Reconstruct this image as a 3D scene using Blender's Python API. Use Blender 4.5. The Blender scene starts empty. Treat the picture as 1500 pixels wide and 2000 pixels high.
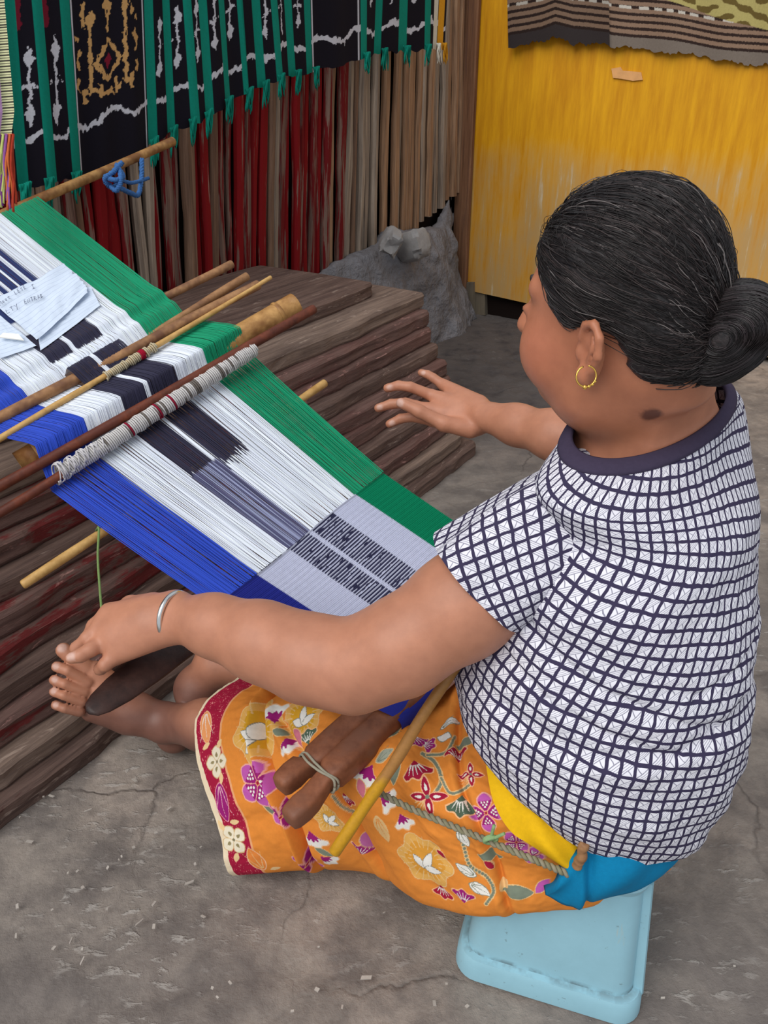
import bpy, math
import numpy as np
from mathutils import Vector, Matrix

scene = bpy.context.scene
COL = scene.collection
rng = np.random.default_rng(7)

# ------------------------------------------------------------------ camera
CAM = np.array([0.0, 0.0, 1.2])
PITCH = math.radians(29.0)
FPX = 1600.0
cam_data = bpy.data.cameras.new('camera')
cam_data.sensor_fit = 'VERTICAL'
cam_data.sensor_height = 36.0
cam_data.lens = FPX / 2000.0 * 36.0
cam_data.clip_start = 0.02
cam = bpy.data.objects.new('camera', cam_data)
cam.location = CAM
cam.rotation_euler = (math.pi / 2 - PITCH, 0, 0)
COL.objects.link(cam)
scene.camera = cam

# ------------------------------------------------------------------ light
world = bpy.data.worlds.new('overcast_sky')
scene.world = world
world.use_nodes = True
wbg = world.node_tree.nodes['Background']
wbg.inputs[0].default_value = (0.86, 0.93, 1.0, 1)
wbg.inputs[1].default_value = 0.62
sun_data = bpy.data.lights.new('hazy_sun', 'SUN')
sun_data.energy = 2.3
sun_data.angle = math.radians(50)
sun_data.color = (1.0, 0.97, 0.93)
sun = bpy.data.objects.new('hazy_sun', sun_data)
sun.rotation_euler = Vector((-0.5, -0.55, 0.85)).to_track_quat('Z', 'Y').to_euler()
COL.objects.link(sun)
scene.view_settings.view_transform = 'Standard'
scene.view_settings.look = 'None'
scene.view_settings.gamma = 1.0
scene.view_settings.use_curve_mapping = False
scene.view_settings.exposure = 0.0

# ------------------------------------------------------------------ helpers
CP, SP = math.cos(PITCH), math.sin(PITCH)

def ray(px, py):
    x = (px - 750.0) / FPX
    y = (1000.0 - py) / FPX
    return np.array([x, CP + y * SP, y * CP - SP])

def P(px, py, d):
    return CAM + ray(px, py) * d

def Pz(px, py, z):
    r = ray(px, py)
    return CAM + r * ((z - CAM[2]) / r[2])

def proj(p):
    p = np.asarray(p, float) - CAM
    d = p[..., 1] * CP - p[..., 2] * SP
    y = p[..., 2] * CP + p[..., 1] * SP
    return np.stack([750 + FPX * p[..., 0] / d, 1000 - FPX * y / d, d], -1)

# frame of the slatted wall: a runs along it (away, to the right), b runs into it
AZ = math.radians(32.4)
WA = np.array([math.sin(AZ), math.cos(AZ), 0.0])
WB = np.array([-math.cos(AZ), math.sin(AZ), 0.0])
P0 = np.array([-0.547, 1.222, 0.0])

def W(a, b, z):
    return P0 + a * WA + b * WB + np.array([0, 0, z])

def to_ab(p):
    q = np.asarray(p) - P0
    return q @ WA, q @ WB

def Pb(px, py, b):
    r = ray(px, py)
    d = (b + P0 @ WB - CAM @ WB) / (r @ WB)
    return CAM + r * d

def Pa(px, py, a):
    r = ray(px, py)
    d = (a + P0 @ WA - CAM @ WA) / (r @ WA)
    return CAM + r * d

def norm(v):
    v = np.asarray(v, float)
    return v / (np.linalg.norm(v) + 1e-12)

def lin(c):
    """sRGB 0-255 to linear"""
    c = np.asarray(c, float) / 255.0
    return np.where(c <= 0.04045, c / 12.92, ((c + 0.055) / 1.055) ** 2.4)

def spl(keys, vals, t):
    """smooth (Catmull-Rom) interpolation of vals at keys"""
    keys = np.asarray(keys, float); vals = np.asarray(vals, float); t = np.asarray(t, float)
    n = len(keys)
    m = np.zeros_like(vals)
    for i in range(n):
        lo, hi = max(i - 1, 0), min(i + 1, n - 1)
        m[i] = (vals[hi] - vals[lo]) / (keys[hi] - keys[lo])
    i = np.clip(np.searchsorted(keys, t, side='right') - 1, 0, n - 2)
    h = keys[i + 1] - keys[i]
    s = (t - keys[i]) / h
    sh = s.shape + (1,) * (vals.ndim - 1)
    s = s.reshape(sh); hh = h.reshape(sh)
    return ((2*s**3 - 3*s**2 + 1) * vals[i] + (s**3 - 2*s**2 + s) * hh * m[i]
            + (-2*s**3 + 3*s**2) * vals[i + 1] + (s**3 - s**2) * hh * m[i + 1])

def vnoise(p, seed=0):
    """value noise on points (N,k<=3) -> -1..1"""
    p = np.asarray(p, float)
    if p.ndim == 1: p = p[:, None]
    k = p.shape[1]
    i0 = np.floor(p).astype(np.int64); f = p - i0
    f = f * f * (3 - 2 * f)
    out = np.zeros(len(p))
    for c in range(2 ** k):
        w = np.ones(len(p)); h = np.full(len(p), 374761393 * (seed + 1), dtype=np.int64)
        for ax in range(k):
            bit = (c >> ax) & 1
            w = w * (f[:, ax] if bit else 1 - f[:, ax])
            h = h + (i0[:, ax] + bit) * [668265263, 2147483647 // 3, 1274126177][ax]
        h = (h ^ (h >> 13)) * 1274126177 & 0xFFFFFFFF
        h = (h ^ (h >> 16)) * 2246822519 & 0xFFFFFFFF
        h = h ^ (h >> 15)
        out += w * ((h & 0xFFFF) / 32767.5 - 1)
    return out

def fbm(p, seed=0, octv=4):
    p = np.asarray(p, float)
    a, s, o = 1.0, 0.0, 0
    tot = 0
    for i in range(octv):
        s = s + a * vnoise(p * 2 ** i, seed + i * 17); tot += a; a *= 0.5
    return s / tot

# ---- objects
WPOS = {}

def mk(name, V, F, mat, parent=None, smooth=True, col=None, uv=None, origin=None, label=None, cat=None, group=None, kind=None, sharp=None):
    """one mesh object from world-space vertices"""
    V = np.asarray(V, float)
    if origin is None:
        lo, hi = V.min(0), V.max(0)
        origin = np.array([(lo[0] + hi[0]) / 2, (lo[1] + hi[1]) / 2, lo[2]])
    me = bpy.data.meshes.new(name)
    if isinstance(F, np.ndarray): F = F.tolist()
    me.from_pydata((V - origin).tolist(), [], F)
    me.polygons.foreach_set('use_smooth', [smooth] * len(me.polygons))
    if col is not None:
        ca = me.color_attributes.new('Col', 'FLOAT_COLOR', 'POINT')
        c4 = np.ones((len(V), 4), np.float32); c4[:, :3] = col
        ca.data.foreach_set('color', c4.ravel())
    if uv is not None:
        at = me.attributes.new('uvp', 'FLOAT_VECTOR', 'POINT')
        u3 = np.zeros((len(V), 3), np.float32); u3[:, :uv.shape[1]] = uv
        at.data.foreach_set('vector', u3.ravel())
    me.materials.append(mat)
    me.update()
    if sharp: me.set_sharp_from_angle(angle=math.radians(sharp))
    o = bpy.data.objects.new(name, me)
    o.location = origin
    COL.objects.link(o)
    WPOS[o.name] = np.array(origin, float)
    if parent is not None:
        o.parent = parent
        o.location = Vector(origin - WPOS[parent.name])
    tag(o, label, cat, group, kind)
    return o

def tag(o, label=None, cat=None, group=None, kind=None):
    if label: o['label'] = label
    if cat: o['category'] = cat
    if group: o['group'] = group
    if kind: o['kind'] = kind
    return o

def thing(name, loc, label, cat, group=None):
    o = bpy.data.objects.new(name, None)
    o.empty_display_size = 0.05
    o.location = loc
    COL.objects.link(o)
    WPOS[o.name] = np.array(loc, float)
    return tag(o, label, cat, group)

def gridF(n, m, closed_m=False, off=0):
    """faces of an n x m vertex grid (row-major)"""
    i = np.arange(n - 1)[:, None]
    j = np.arange(m if closed_m else m - 1)[None, :]
    j2 = (j + 1) % m
    a = i * m + j; b = i * m + j2; c = (i + 1) * m + j2; d = (i + 1) * m + j
    return np.stack([a, b, c, d], -1).reshape(-1, 4) + off

class Acc:
    def __init__(self): self.V = []; self.F = []; self.C = []; self.n = 0
    def add(self, V, F, c=None):
        V = np.asarray(V, float); 
        if isinstance(F, np.ndarray): F = F.tolist()
        self.F += [[k + self.n for k in f] for f in F]
        self.V.append(V); self.n += len(V)
        if c is not None:
            c = np.asarray(c, float)
            self.C.append(np.broadcast_to(c, (len(V), 3)))
        return self
    def get(self): return np.concatenate(self.V), self.F
    def col(self): return np.concatenate(self.C) if self.C else None

def frames(pts):
    pts = np.asarray(pts, float)
    t = np.gradient(pts, axis=0)
    t /= np.linalg.norm(t, axis=1)[:, None] + 1e-12
    ref = np.array([0, 0, 1.0]) if abs(t[0, 2]) < 0.9 else np.array([1.0, 0, 0])
    n = np.zeros_like(pts)
    v = ref - t[0] * (ref @ t[0]); v /= np.linalg.norm(v); n[0] = v
    for i in range(1, len(pts)):
        v = n[i - 1] - t[i] * (n[i - 1] @ t[i]); n[i] = v / (np.linalg.norm(v) + 1e-12)
    return t, n, np.cross(t, n)

def tube(pts, r, seg=10, caps=True, squash=1.0, up=None):
    pts = np.asarray(pts, float); k = len(pts)
    r = np.broadcast_to(np.asarray(r, float), (k,))
    t, n, b = frames(pts)
    if up is not None:
        up = norm(up); n = up - t * (t @ up)[:, None]; n /= np.linalg.norm(n, axis=1)[:, None]; b = np.cross(t, n)
    ang = np.linspace(0, 2 * np.pi, seg, endpoint=False)
    V = pts[:, None] + r[:, None, None] * (squash * np.cos(ang)[None, :, None] * n[:, None] + np.sin(ang)[None, :, None] * b[:, None])
    V = V.reshape(-1, 3)
    F = gridF(k, seg, True).tolist()
    if caps:
        F.append(list(range(seg))[::-1]); F.append([(k - 1) * seg + i for i in range(seg)])
    return V, F

def line(a, b, n=12):
    s = np.linspace(0, 1, n)[:, None]
    return np.asarray(a) * (1 - s) + np.asarray(b) * s

def stick(a, b, r0, r1=None, n=24, seg=12, wob=0.0006, seed=0):
    """a natural stick: slight bends and knots, rounded ends"""
    r1 = r0 if r1 is None else r1
    pts = line(a, b, n)
    s = np.linspace(0, 1, n)
    for ax in range(3):
        pts[:, ax] += wob * 3 * vnoise(s[:, None] * 4 + 11 * ax, seed)
    r = r0 + (r1 - r0) * s + wob * vnoise(s[:, None] * 9, seed + 5)
    d = norm(np.asarray(b) - np.asarray(a))
    pts = np.vstack([pts[0] - d * r0 * 0.35, pts[0] - d * r0 * 0.25, pts, pts[-1] + d * r1 * 0.25, pts[-1] + d * r1 * 0.35])
    r = np.concatenate([[r0 * 0.55, r0 * 0.85], r, [r1 * 0.85, r1 * 0.55]])
    return tube(pts, r, seg)

# ---- materials
class M:
    def __init__(self, name, rough=0.8, spec=0.3, **kw):
        self.m = bpy.data.materials.new(name); self.m.use_nodes = True
        self.t = self.m.node_tree; self.b = self.t.nodes['Principled BSDF']
        self.b.inputs['Roughness'].default_value = rough
        self.b.inputs['Specular IOR Level'].default_value = spec
        for k, v in kw.items(): self.b.inputs[k.replace('_', ' ')].default_value = v
    def n(self, ty, **p):
        nd = self.t.nodes.new(ty)
        for k, v in p.items(): setattr(nd, k, v)
        return nd
    def set(self, sock, v):
        if hasattr(v, 'is_output') or hasattr(v, 'links'): self.t.links.new(v, sock)
        else: sock.default_value = v
    def coord(self, kind='Object', scale=(1, 1, 1), rot=(0, 0, 0), rnd=True):
        tc = self.n('ShaderNodeTexCoord')
        mp = self.n('ShaderNodeMapping'); mp.inputs['Scale'].default_value = scale; mp.inputs['Rotation'].default_value = rot
        src = tc.outputs[kind]
        if rnd:
            oi = self.n('ShaderNodeObjectInfo')
            ad = self.n('ShaderNodeVectorMath', operation='MULTIPLY_ADD')
            self.t.links.new(oi.outputs['Random'], ad.inputs[0]); ad.inputs[1].default_value = (37.0, 53.0, 71.0)
            self.t.links.new(src, ad.inputs[2]); src = ad.outputs[0]
        self.t.links.new(src, mp.inputs[0])
        return mp.outputs[0]
    def luv(self, scale=(1, 1, 1)):
        """the piece's own along/across/thickness coordinates, shifted per object"""
        oi = self.n('ShaderNodeObjectInfo')
        ad = self.n('ShaderNodeVectorMath', operation='MULTIPLY_ADD')
        self.t.links.new(oi.outputs['Random'], ad.inputs[0]); ad.inputs[1].default_value = (37.0, 53.0, 71.0)
        self.t.links.new(self.attr('uvp'), ad.inputs[2])
        mp = self.n('ShaderNodeMapping'); mp.inputs['Scale'].default_value = scale
        self.t.links.new(ad.outputs[0], mp.inputs[0])
        return mp.outputs[0]
    def attr(self, name='Col'):
        a = self.n('ShaderNodeAttribute', attribute_name=name)
        return a.outputs['Color'] if name == 'Col' else a.outputs['Vector']
    def noise(self, co, scale=5, detail=4, rough=0.6, dist=0.0):
        nd = self.n('ShaderNodeTexNoise'); self.t.links.new(co, nd.inputs['Vector'])
        nd.inputs['Scale'].default_value = scale; nd.inputs['Detail'].default_value = detail
        nd.inputs['Roughness'].default_value = rough; nd.inputs['Distortion'].default_value = dist
        return nd.outputs['Fac']
    def ramp(self, fac, stops, interp='LINEAR'):
        nd = self.n('ShaderNodeValToRGB'); nd.color_ramp.interpolation = interp
        e = nd.color_ramp.elements
        while len(e) < len(stops): e.new(0.5)
        for el, (p, c) in zip(e, stops):
            el.position = p
            el.color = (*c, 1) if hasattr(c, '__len__') else (c, c, c, 1)
        self.t.links.new(fac, nd.inputs[0]); return nd.outputs[0]
    def mix(self, fac, a, b, mode='MIX'):
        nd = self.n('ShaderNodeMix', data_type='RGBA', blend_type=mode)
        for s, v in ((nd.inputs[0], fac), (nd.inputs[6], a), (nd.inputs[7], b)):
            if isinstance(v, (tuple, list, np.ndarray)) : v = (*[float(x) for x in v[:3]], 1)
            self.set(s, v)
        return nd.outputs[2]
    def math(self, op, a, b=0.0, c=0.0):
        nd = self.n('ShaderNodeMath', operation=op)
        for s, v in zip(nd.inputs, (a, b, c)): self.set(s, v)
        return nd.outputs[0]
    def sep(self, v):
        nd = self.n('ShaderNodeSeparateXYZ'); self.t.links.new(v, nd.inputs[0]); return nd.outputs
    def color(self, c):
        self.set(self.b.inputs['Base Color'], (*[float(x) for x in c], 1) if isinstance(c, (tuple, list, np.ndarray)) else c); return self
    def bump(self, h, strength=0.3, dist=0.005):
        nd = self.n('ShaderNodeBump'); nd.inputs['Strength'].default_value = strength; nd.inputs['Distance'].default_value = dist
        self.t.links.new(h, nd.inputs['Height']); self.t.links.new(nd.outputs[0], self.b.inputs['Normal']); return self

def plain(name, srgb, rough=0.8, spec=0.3, var=0.25, scale=30, bump=0.15, bdist=0.002, stretch=(1, 1, 1)):
    m = M(name, rough, spec)
    co = m.coord('Object', stretch)
    nz = m.noise(co, scale, 5)
    c = lin(srgb)
    m.color(m.mix(nz, c * (1 - var), np.minimum(c * (1 + var), 1)))
    if bump: m.bump(nz, bump, bdist)
    return m.m

def wood(name, c1, c2, rough=0.7, stretch=(40, 40, 4), c3=None, spec=0.3):
    m = M(name, rough, spec)
    co = m.coord('Object', stretch)
    g = m.noise(co, 1.0, 6, 0.65)
    c = m.ramp(g, [(0.3, lin(c1)), (0.7, lin(c2))])
    if c3 is not None:
        co2 = m.coord('Object', (9, 9, 9))
        g2 = m.noise(co2, 1.0, 4, 0.7)
        c = m.mix(m.ramp(g2, [(0.5, 0.0), (0.62, 1.0)]), c, lin(c3))
    m.color(c); m.bump(g, 0.35, 0.003)
    return m.m

def vcol(name, rough=0.85, spec=0.2, weave=0.0, wscale=900, var=0.12, sheen=0.0):
    """cloth whose dyed/printed colours are stored on the mesh, plus fine grain"""
    m = M(name, rough, spec)
    if sheen: m.b.inputs['Sheen Weight'].default_value = sheen
    co = m.coord('Object', (1, 1, 1))
    nz = m.noise(co, 160, 4, 0.7)
    c = m.mix(1.0, m.attr('Col'), m.ramp(nz, [(0.25, 1 - var), (0.75, 1.0)]), 'MULTIPLY')
    m.color(c)
    nb = m.noise(co, wscale, 2)
    m.bump(nb, weave if weave else 0.15, 0.001)
    return m.m

# ================================================================== the setting
# ---- floor: worn, chipped concrete
def floor_mat():
    m = M('worn_concrete', 0.9, 0.2)
    co = m.coord('Object', (1, 1, 1), rnd=False)
    big = m.noise(co, 2.2, 5, 0.6, 0.2)
    mid = m.noise(co, 9, 6, 0.62, 0.15)
    fine = m.noise(co, 60, 6, 0.75)
    c = m.ramp(big, [(0.3, lin((122, 114, 110))), (0.5, lin((156, 146, 137))), (0.72, lin((184, 168, 156)))])
    c = m.mix(m.ramp(mid, [(0.40, 0.0), (0.62, 0.75)]), c, lin((104, 97, 94)))
    c = m.mix(m.ramp(fine, [(0.3, 0.35), (0.7, 0.0)]), c, lin((92, 86, 84)))
    co2 = m.coord('Object', (1, 2.2, 1), rnd=False)
    chip = m.noise(co2, 26, 4, 0.6, 0.35)
    pm = m.noise(co, 3.1, 3, 0.6)
    chipf = m.math('MULTIPLY', m.ramp(chip, [(0.57, 0.0), (0.66, 1.0)]), m.ramp(pm, [(0.45, 0.0), (0.60, 0.55)]))
    c = m.mix(chipf, c, lin((190, 184, 178)))
    cw = m.n('ShaderNodeVectorMath', operation='MULTIPLY_ADD'); nzc = m.n('ShaderNodeTexNoise'); m.t.links.new(co, nzc.inputs['Vector']); nzc.inputs['Scale'].default_value = 5; nzc.inputs['Detail'].default_value = 5
    m.t.links.new(nzc.outputs['Color'], cw.inputs[0]); cw.inputs[1].default_value = (0.22, 0.22, 0.0); m.t.links.new(co, cw.inputs[2])
    vo = m.n('ShaderNodeTexVoronoi', feature='DISTANCE_TO_EDGE'); m.t.links.new(cw.outputs[0], vo.inputs['Vector']); vo.inputs['Scale'].default_value = 2.1
    crk = m.math('MULTIPLY', m.ramp(vo.outputs['Distance'], [(0.0, 1.0), (0.010, 0.0)]), m.ramp(big, [(0.46, 0.0), (0.60, 0.5)]))
    c = m.mix(crk, c, lin((70, 64, 62)))
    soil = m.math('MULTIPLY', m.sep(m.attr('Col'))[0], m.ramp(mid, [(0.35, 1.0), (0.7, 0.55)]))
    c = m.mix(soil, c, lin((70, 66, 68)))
    m.color(c)
    h = m.math('ADD', m.math('MULTIPLY', mid, 1.0), m.math('MULTIPLY', fine, 0.35))
    h = m.math('ADD', h, m.math('MULTIPLY', chipf, 0.4))
    h = m.math('SUBTRACT', h, m.math('MULTIPLY', crk, 0.6))
    m.bump(h, 0.7, 0.014)
    return m.m

nx, ny = 260, 300
gx = np.linspace(-2.4, 3.4, nx); gy = np.linspace(-0.6, 6.0, ny)
GX, GY = np.meshgrid(gx, gy)
pt = np.stack([GX.ravel(), GY.ravel()], -1)
GZ = 0.004 * fbm(pt * 3, 3, 4) + 0.004 * fbm(pt * 11, 8, 3) - 0.004
# the rough trampled corner under the yellow sheet
rough = np.exp(-(((pt[:, 0] - 0.55) / 0.5) ** 2 + ((pt[:, 1] - 3.4) / 0.9) ** 2))
GZ += rough * (0.03 * np.abs(fbm(pt * 14, 21, 4)))
# shallow worn channels between the old screed slabs
for (x0, y0, x1, y1, wdt) in [(-0.9, 0.62, 0.1, 0.78, 0.006), (-0.28, 0.3, -0.33, 0.8, 0.007), (0.35, 0.2, 0.75, 1.6, 0.006), (0.1, 0.78, 0.5, 0.3, 0.005)]:
    d = np.array([x1 - x0, y1 - y0]); L = np.hypot(*d); d /= L
    rx = pt[:, 0] - x0; ry = pt[:, 1] - y0
    s_ = rx * d[0] + ry * d[1]; o_ = rx * -d[1] + ry * d[0] + 0.02 * vnoise(s_[:, None] * 8, 5)
    GZ -= 0.007 * np.exp(-(o_ / (wdt * 2.2)) ** 2) * ((s_ > 0) & (s_ < L))
V = np.stack([pt[:, 0], pt[:, 1], GZ], -1)
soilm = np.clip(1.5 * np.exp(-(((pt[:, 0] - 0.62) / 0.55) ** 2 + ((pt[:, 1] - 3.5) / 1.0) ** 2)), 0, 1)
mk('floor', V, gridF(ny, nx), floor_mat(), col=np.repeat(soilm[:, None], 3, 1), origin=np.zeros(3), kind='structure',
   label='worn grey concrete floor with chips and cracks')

# ---- slatted wall
BW = 0.93
m = M('dark_boards', 0.9, 0.1); m.color(lin((30, 22, 20)))
DARK = m.m
A0, A1 = -0.6, 3.24
V = np.array([W(a, b, z) for a in (A0, A1) for b in (BW + 0.03, BW + 0.1) for z in (0, 1.9)])
wall_l = mk('wall_left', V, [[0, 1, 3, 2], [4, 6, 7, 5], [0, 4, 5, 1], [2, 3, 7, 6], [1, 5, 7, 3], [0, 2, 6, 4]], DARK,
            smooth=False, kind='structure', label='wall of upright weathered slats, patchily painted red')

def slat_mat(name, raw1, raw2, paint, amount):
    m = M(name, 0.8, 0.2)
    co = m.luv((3, 60, 60))
    g = m.noise(co, 1.0, 6, 0.7)
    c = m.ramp(g, [(0.3, lin(raw1)), (0.7, lin(raw2))])
    co2 = m.luv((3.5, 45, 45))
    pk = m.noise(co2, 1.0, 5, 0.65)
    c = m.mix(m.ramp(pk, [(amount - 0.03, 1.0), (amount + 0.03, 0.0)]), c, lin(paint))
    m.color(c); m.bump(g, 0.5, 0.004)
    return m.m
SLAT_M = [slat_mat('red_slat', (88, 62, 56), (158, 130, 116), (128, 14, 20), 0.60),
          slat_mat('faded_red_slat', (84, 60, 54), (150, 122, 108), (112, 20, 24), 0.50),
          slat_mat('brown_slat', (84, 62, 52), (150, 118, 96), (88, 26, 26), 0.30),
          slat_mat('tan_slat', (110, 84, 66), (186, 148, 116), (130, 104, 88), 0.35),
          slat_mat('grey_slat', (104, 90, 80), (182, 164, 146), (120, 104, 94), 0.35)]

def slat(a, wd, z0, z1, th, lean, b, mat, seed):
    n = 26
    z = np.linspace(z0, z1, n)
    rows = []
    w0 = 1 + 0.25 * vnoise(z[:, None] * 9 + seed * 3.1, 3)
    wv = 0.006 * vnoise(z[:, None] * 4 + seed * 7.7, 4)
    for i in range(n):
        hw = wd / 2 * w0[i]
        ca = a + lean * (z[i] - 0.5) + wv[i]
        prof = [(-hw, 0), (-hw, -th * 0.6), (-hw * 0.55, -th), (hw * 0.5, -th), (hw, -th * 0.55), (hw, 0)]
        rows.append([W(ca + x, b + y, z[i]) for x, y in prof])
    V = np.array(rows).reshape(-1, 3)
    F = gridF(n, 6).tolist() + [[0, 1, 2, 3, 4, 5][::-1], [(n - 1) * 6 + k for k in range(6)]]
    uv = np.stack([np.repeat(z, 6), np.tile(np.array([-1, -.8, -.4, .4, .8, 1]) * wd, n), np.tile([0, 1, 1, 1, 1, 0], n) * th], -1)
    mk('slat', V, F, mat, parent=wall_l, uv=uv, smooth=False)

a = -0.1; i = 0
while a < 3.19:
    far = a > 2.0
    wd = rng.uniform(0.024, 0.046) if not far else rng.uniform(0.028, 0.052)
    if a < 2.02:
        mt = SLAT_M[rng.choice([0, 0, 0, 1, 1, 1, 2, 4])]
    elif a < 2.3:
        mt = SLAT_M[rng.choice([1, 2, 3, 4])]
    else:
        mt = SLAT_M[rng.choice([2, 3, 3, 3, 4])]
    z0 = 0.0
    if a > 2.75: z0 = 0.50 + 0.10 * (a - 2.75) / 0.4 + rng.uniform(-0.02, 0.02)
    q0 = proj(W(a, BW, 0.5)); q1 = proj(W(a, BW, 1.3))
    sl_ = np.interp(q0[0], [60, 237, 377, 475, 590, 667, 840, 900], [0.11, 0.10, 0.035, 0.0, -0.01, -0.02, -0.025, -0.01])
    tp = Pb(q0[0] + sl_ * (q1[1] - q0[1]), q1[1], BW)
    lean = (to_ab(tp)[0] - a) / (tp[2] - 0.5) + rng.uniform(-0.008, 0.008)
    slat(a + wd / 2, wd, z0, 1.85, rng.uniform(0.012, 0.030), lean, BW + 0.008 + rng.uniform(-0.010, 0.010), mt, i)
    a += wd + (rng.uniform(0.002, 0.009) if a < 2.0 else rng.uniform(0.003, 0.013)); i += 1

# ---- corner post
def box(name, corners, mat, **k):
    """8 corners: bottom 4 (ccw) then top 4"""
    V = np.array(corners, float)
    return mk(name, V, [[3, 2, 1, 0], [4, 5, 6, 7], [0, 1, 5, 4], [1, 2, 6, 5], [2, 3, 7, 6], [3, 0, 4, 7]], mat, smooth=False, **k)

POST = slat_mat('post_wood', (92, 62, 44), (150, 108, 80), (110, 78, 62), 0.4)
n = 30
z = np.linspace(0.0, 1.9, n)
rows = []; uvr = []
for i in range(n):
    wv = 0.004 * vnoise(z[i:i + 1, None] * 5, 31)[0]
    for (da, db) in [(0, 0), (0, -0.074), (0.006, -0.08), (0.028, -0.08), (0.034, -0.074), (0.034, 0)]:
        rows.append(W(3.152 + da + wv, BW - 0.0 + db, z[i])); uvr.append((z[i], da + db, db))
mk('trim_1', np.array(rows), gridF(n, 6).tolist() + [[0, 1, 2, 3, 4, 5][::-1], [(n - 1) * 6 + k for k in range(6)]], POST,
   uv=np.array(uvr), smooth=False, kind='structure', label='brown wooden corner post between the slats and the yellow sheet')

# ---- right-hand wall behind the painted sheet (unlit boards) and the sheet itself
AY = 3.2
box('wall_right', [W(AY + 0.03, BW + 0.1, 0), W(AY + 0.03, -2.6, 0), W(AY + 0.1, -2.6, 0), W(AY + 0.1, BW + 0.1, 0),
                   W(AY + 0.03, BW + 0.1, 1.9), W(AY + 0.03, -2.6, 1.9), W(AY + 0.1, -2.6, 1.9), W(AY + 0.1, BW + 0.1, 1.9)],
    DARK, kind='structure', label='dark wall behind the yellow painted sheet')

m = M('yellow_paint', 0.55, 0.35)
uvp = m.attr('uvp')
mp = m.n('ShaderNodeMapping'); mp.inputs['Scale'].default_value = (26, 2.2, 1); m.t.links.new(uvp, mp.inputs[0])
st = m.noise(mp.outputs[0], 1.0, 7, 0.7)
mp2 = m.n('ShaderNodeMapping'); mp2.inputs['Scale'].default_value = (2.2, 1.6, 1); m.t.links.new(uvp, mp2.inputs[0])
cl = m.noise(mp2.outputs[0], 1.0, 4, 0.6)
sx = m.sep(uvp)
hz = m.ramp(m.math('ADD', sx[1], m.math('MULTIPLY', m.math('SUBTRACT', cl, 0.5), 0.5)), [(0.35, 1.0), (0.74, 0.8), (0.92, 0.0)])
wear = m.math('MULTIPLY', m.math('ADD', m.ramp(st, [(0.32, 0.0), (0.72, 1.0)]), m.ramp(cl, [(0.35, 0.0), (0.7, 0.75)])), hz)
c = m.mix(m.ramp(st, [(0.35, 0.0), (0.7, 1.0)]), lin((206, 138, 8)), lin((240, 176, 20)))
c = m.mix(m.ramp(wear, [(0.25, 0.0), (1.0, 0.85)]), c, lin((184, 152, 104)))
wh = m.math('MULTIPLY', m.ramp(st, [(0.58, 0.0), (0.70, 1.0)]), m.ramp(wear, [(0.6, 0.0), (1.2, 0.8)]))
c = m.mix(wh, c, lin((214, 200, 172)))
m.color(c); m.bump(st, 0.2, 0.003)
YEL = m.m
bs = np.concatenate([[0.885 + 0.0], np.linspace(0.87, -2.4, 60)])
zs = np.linspace(0, 1, 50)
rows = []; uvr = []
zb = lambda b: np.interp(b, [-2.4, -0.9, 0.9], [-0.0, 0.01, 0.125])
for si in (0, 1):
    for j, s in enumerate(zs):
        for k, b in enumerate(bs):
            z = zb(b) * (1 - s) + 1.85 * s
            bb = b
            if k <= 1:
                bb = b - 0.006 * max(0, z - 0.1) + 0.007 * vnoise(np.array([[z * 11.0]]), 77)[0] - (0.010 if z > 0.95 else 0)
            rows.append(W(AY - 0.012 * (1 - si) + 0.004 * math.sin(b * 3), bb, z)); uvr.append((b, z, 0))
nb = len(bs); N = nb * len(zs)
F = gridF(len(zs), nb).tolist()
F2 = [[q + N for q in f[::-1]] for f in F]
edge = []
for j in range(len(zs) - 1):
    a_, b_ = j * nb, (j + 1) * nb
    edge.append([a_, b_, b_ + N, a_ + N])
for k in range(nb - 1): edge.append([k + 1, k, k + N, k + 1 + N])
sheet = mk('painted_sheet', np.array(rows), F + F2 + edge, YEL, uv=np.array(uvr), smooth=False,
   label='yellow painted plywood sheet with worn paint standing in the corner', cat='panel')
# chipped patch of bare wood on it
pc = [(1194, 134), (1212, 131), (1216, 138), (1252, 141), (1255, 156), (1236, 158), (1214, 154), (1197, 152)]
V = np.array([Pa(x, y, AY - 0.0165 + 0.004 * math.sin(0)) for x, y in pc])
V = np.vstack([V, V + WA * 0.004])
k = len(pc)
mk('bare_patch', V, [list(range(k))] + [[i, (i + 1) % k, (i + 1) % k + k, i + k] for i in range(k)], plain('bare_wood', (226, 168, 110)), parent=sheet, smooth=False,
   label='small bare wood patch where paint has chipped off')

# short support boards below the sheet
PB = wood('grey_board', (96, 88, 78), (128, 116, 98), stretch=(30, 30, 5))
for nm, x0, x1, y0, y1, aa, lb in [('support_board', 897, 924, 552, 640, AY - 0.03, 'pale short board under the yellow sheet beside the cement base'),
                            ('support_board', 924, 946, 560, 645, AY - 0.0, 'grey short board under the yellow sheet, beside the dark gap')]:
    q = [Pa(x0, y1, aa), Pa(x1, y1, aa), Pa(x1, y1, aa) + WA * 0.03, Pa(x0, y1, aa) + WA * 0.03]
    t = [Pa(x0, y0, aa), Pa(x1, y0, aa), Pa(x1, y0, aa) + WA * 0.03, Pa(x0, y0, aa) + WA * 0.03]
    for v in q: v[2] = 0.0
    box(nm, q + t, PB, label=lb, cat='board')

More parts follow.
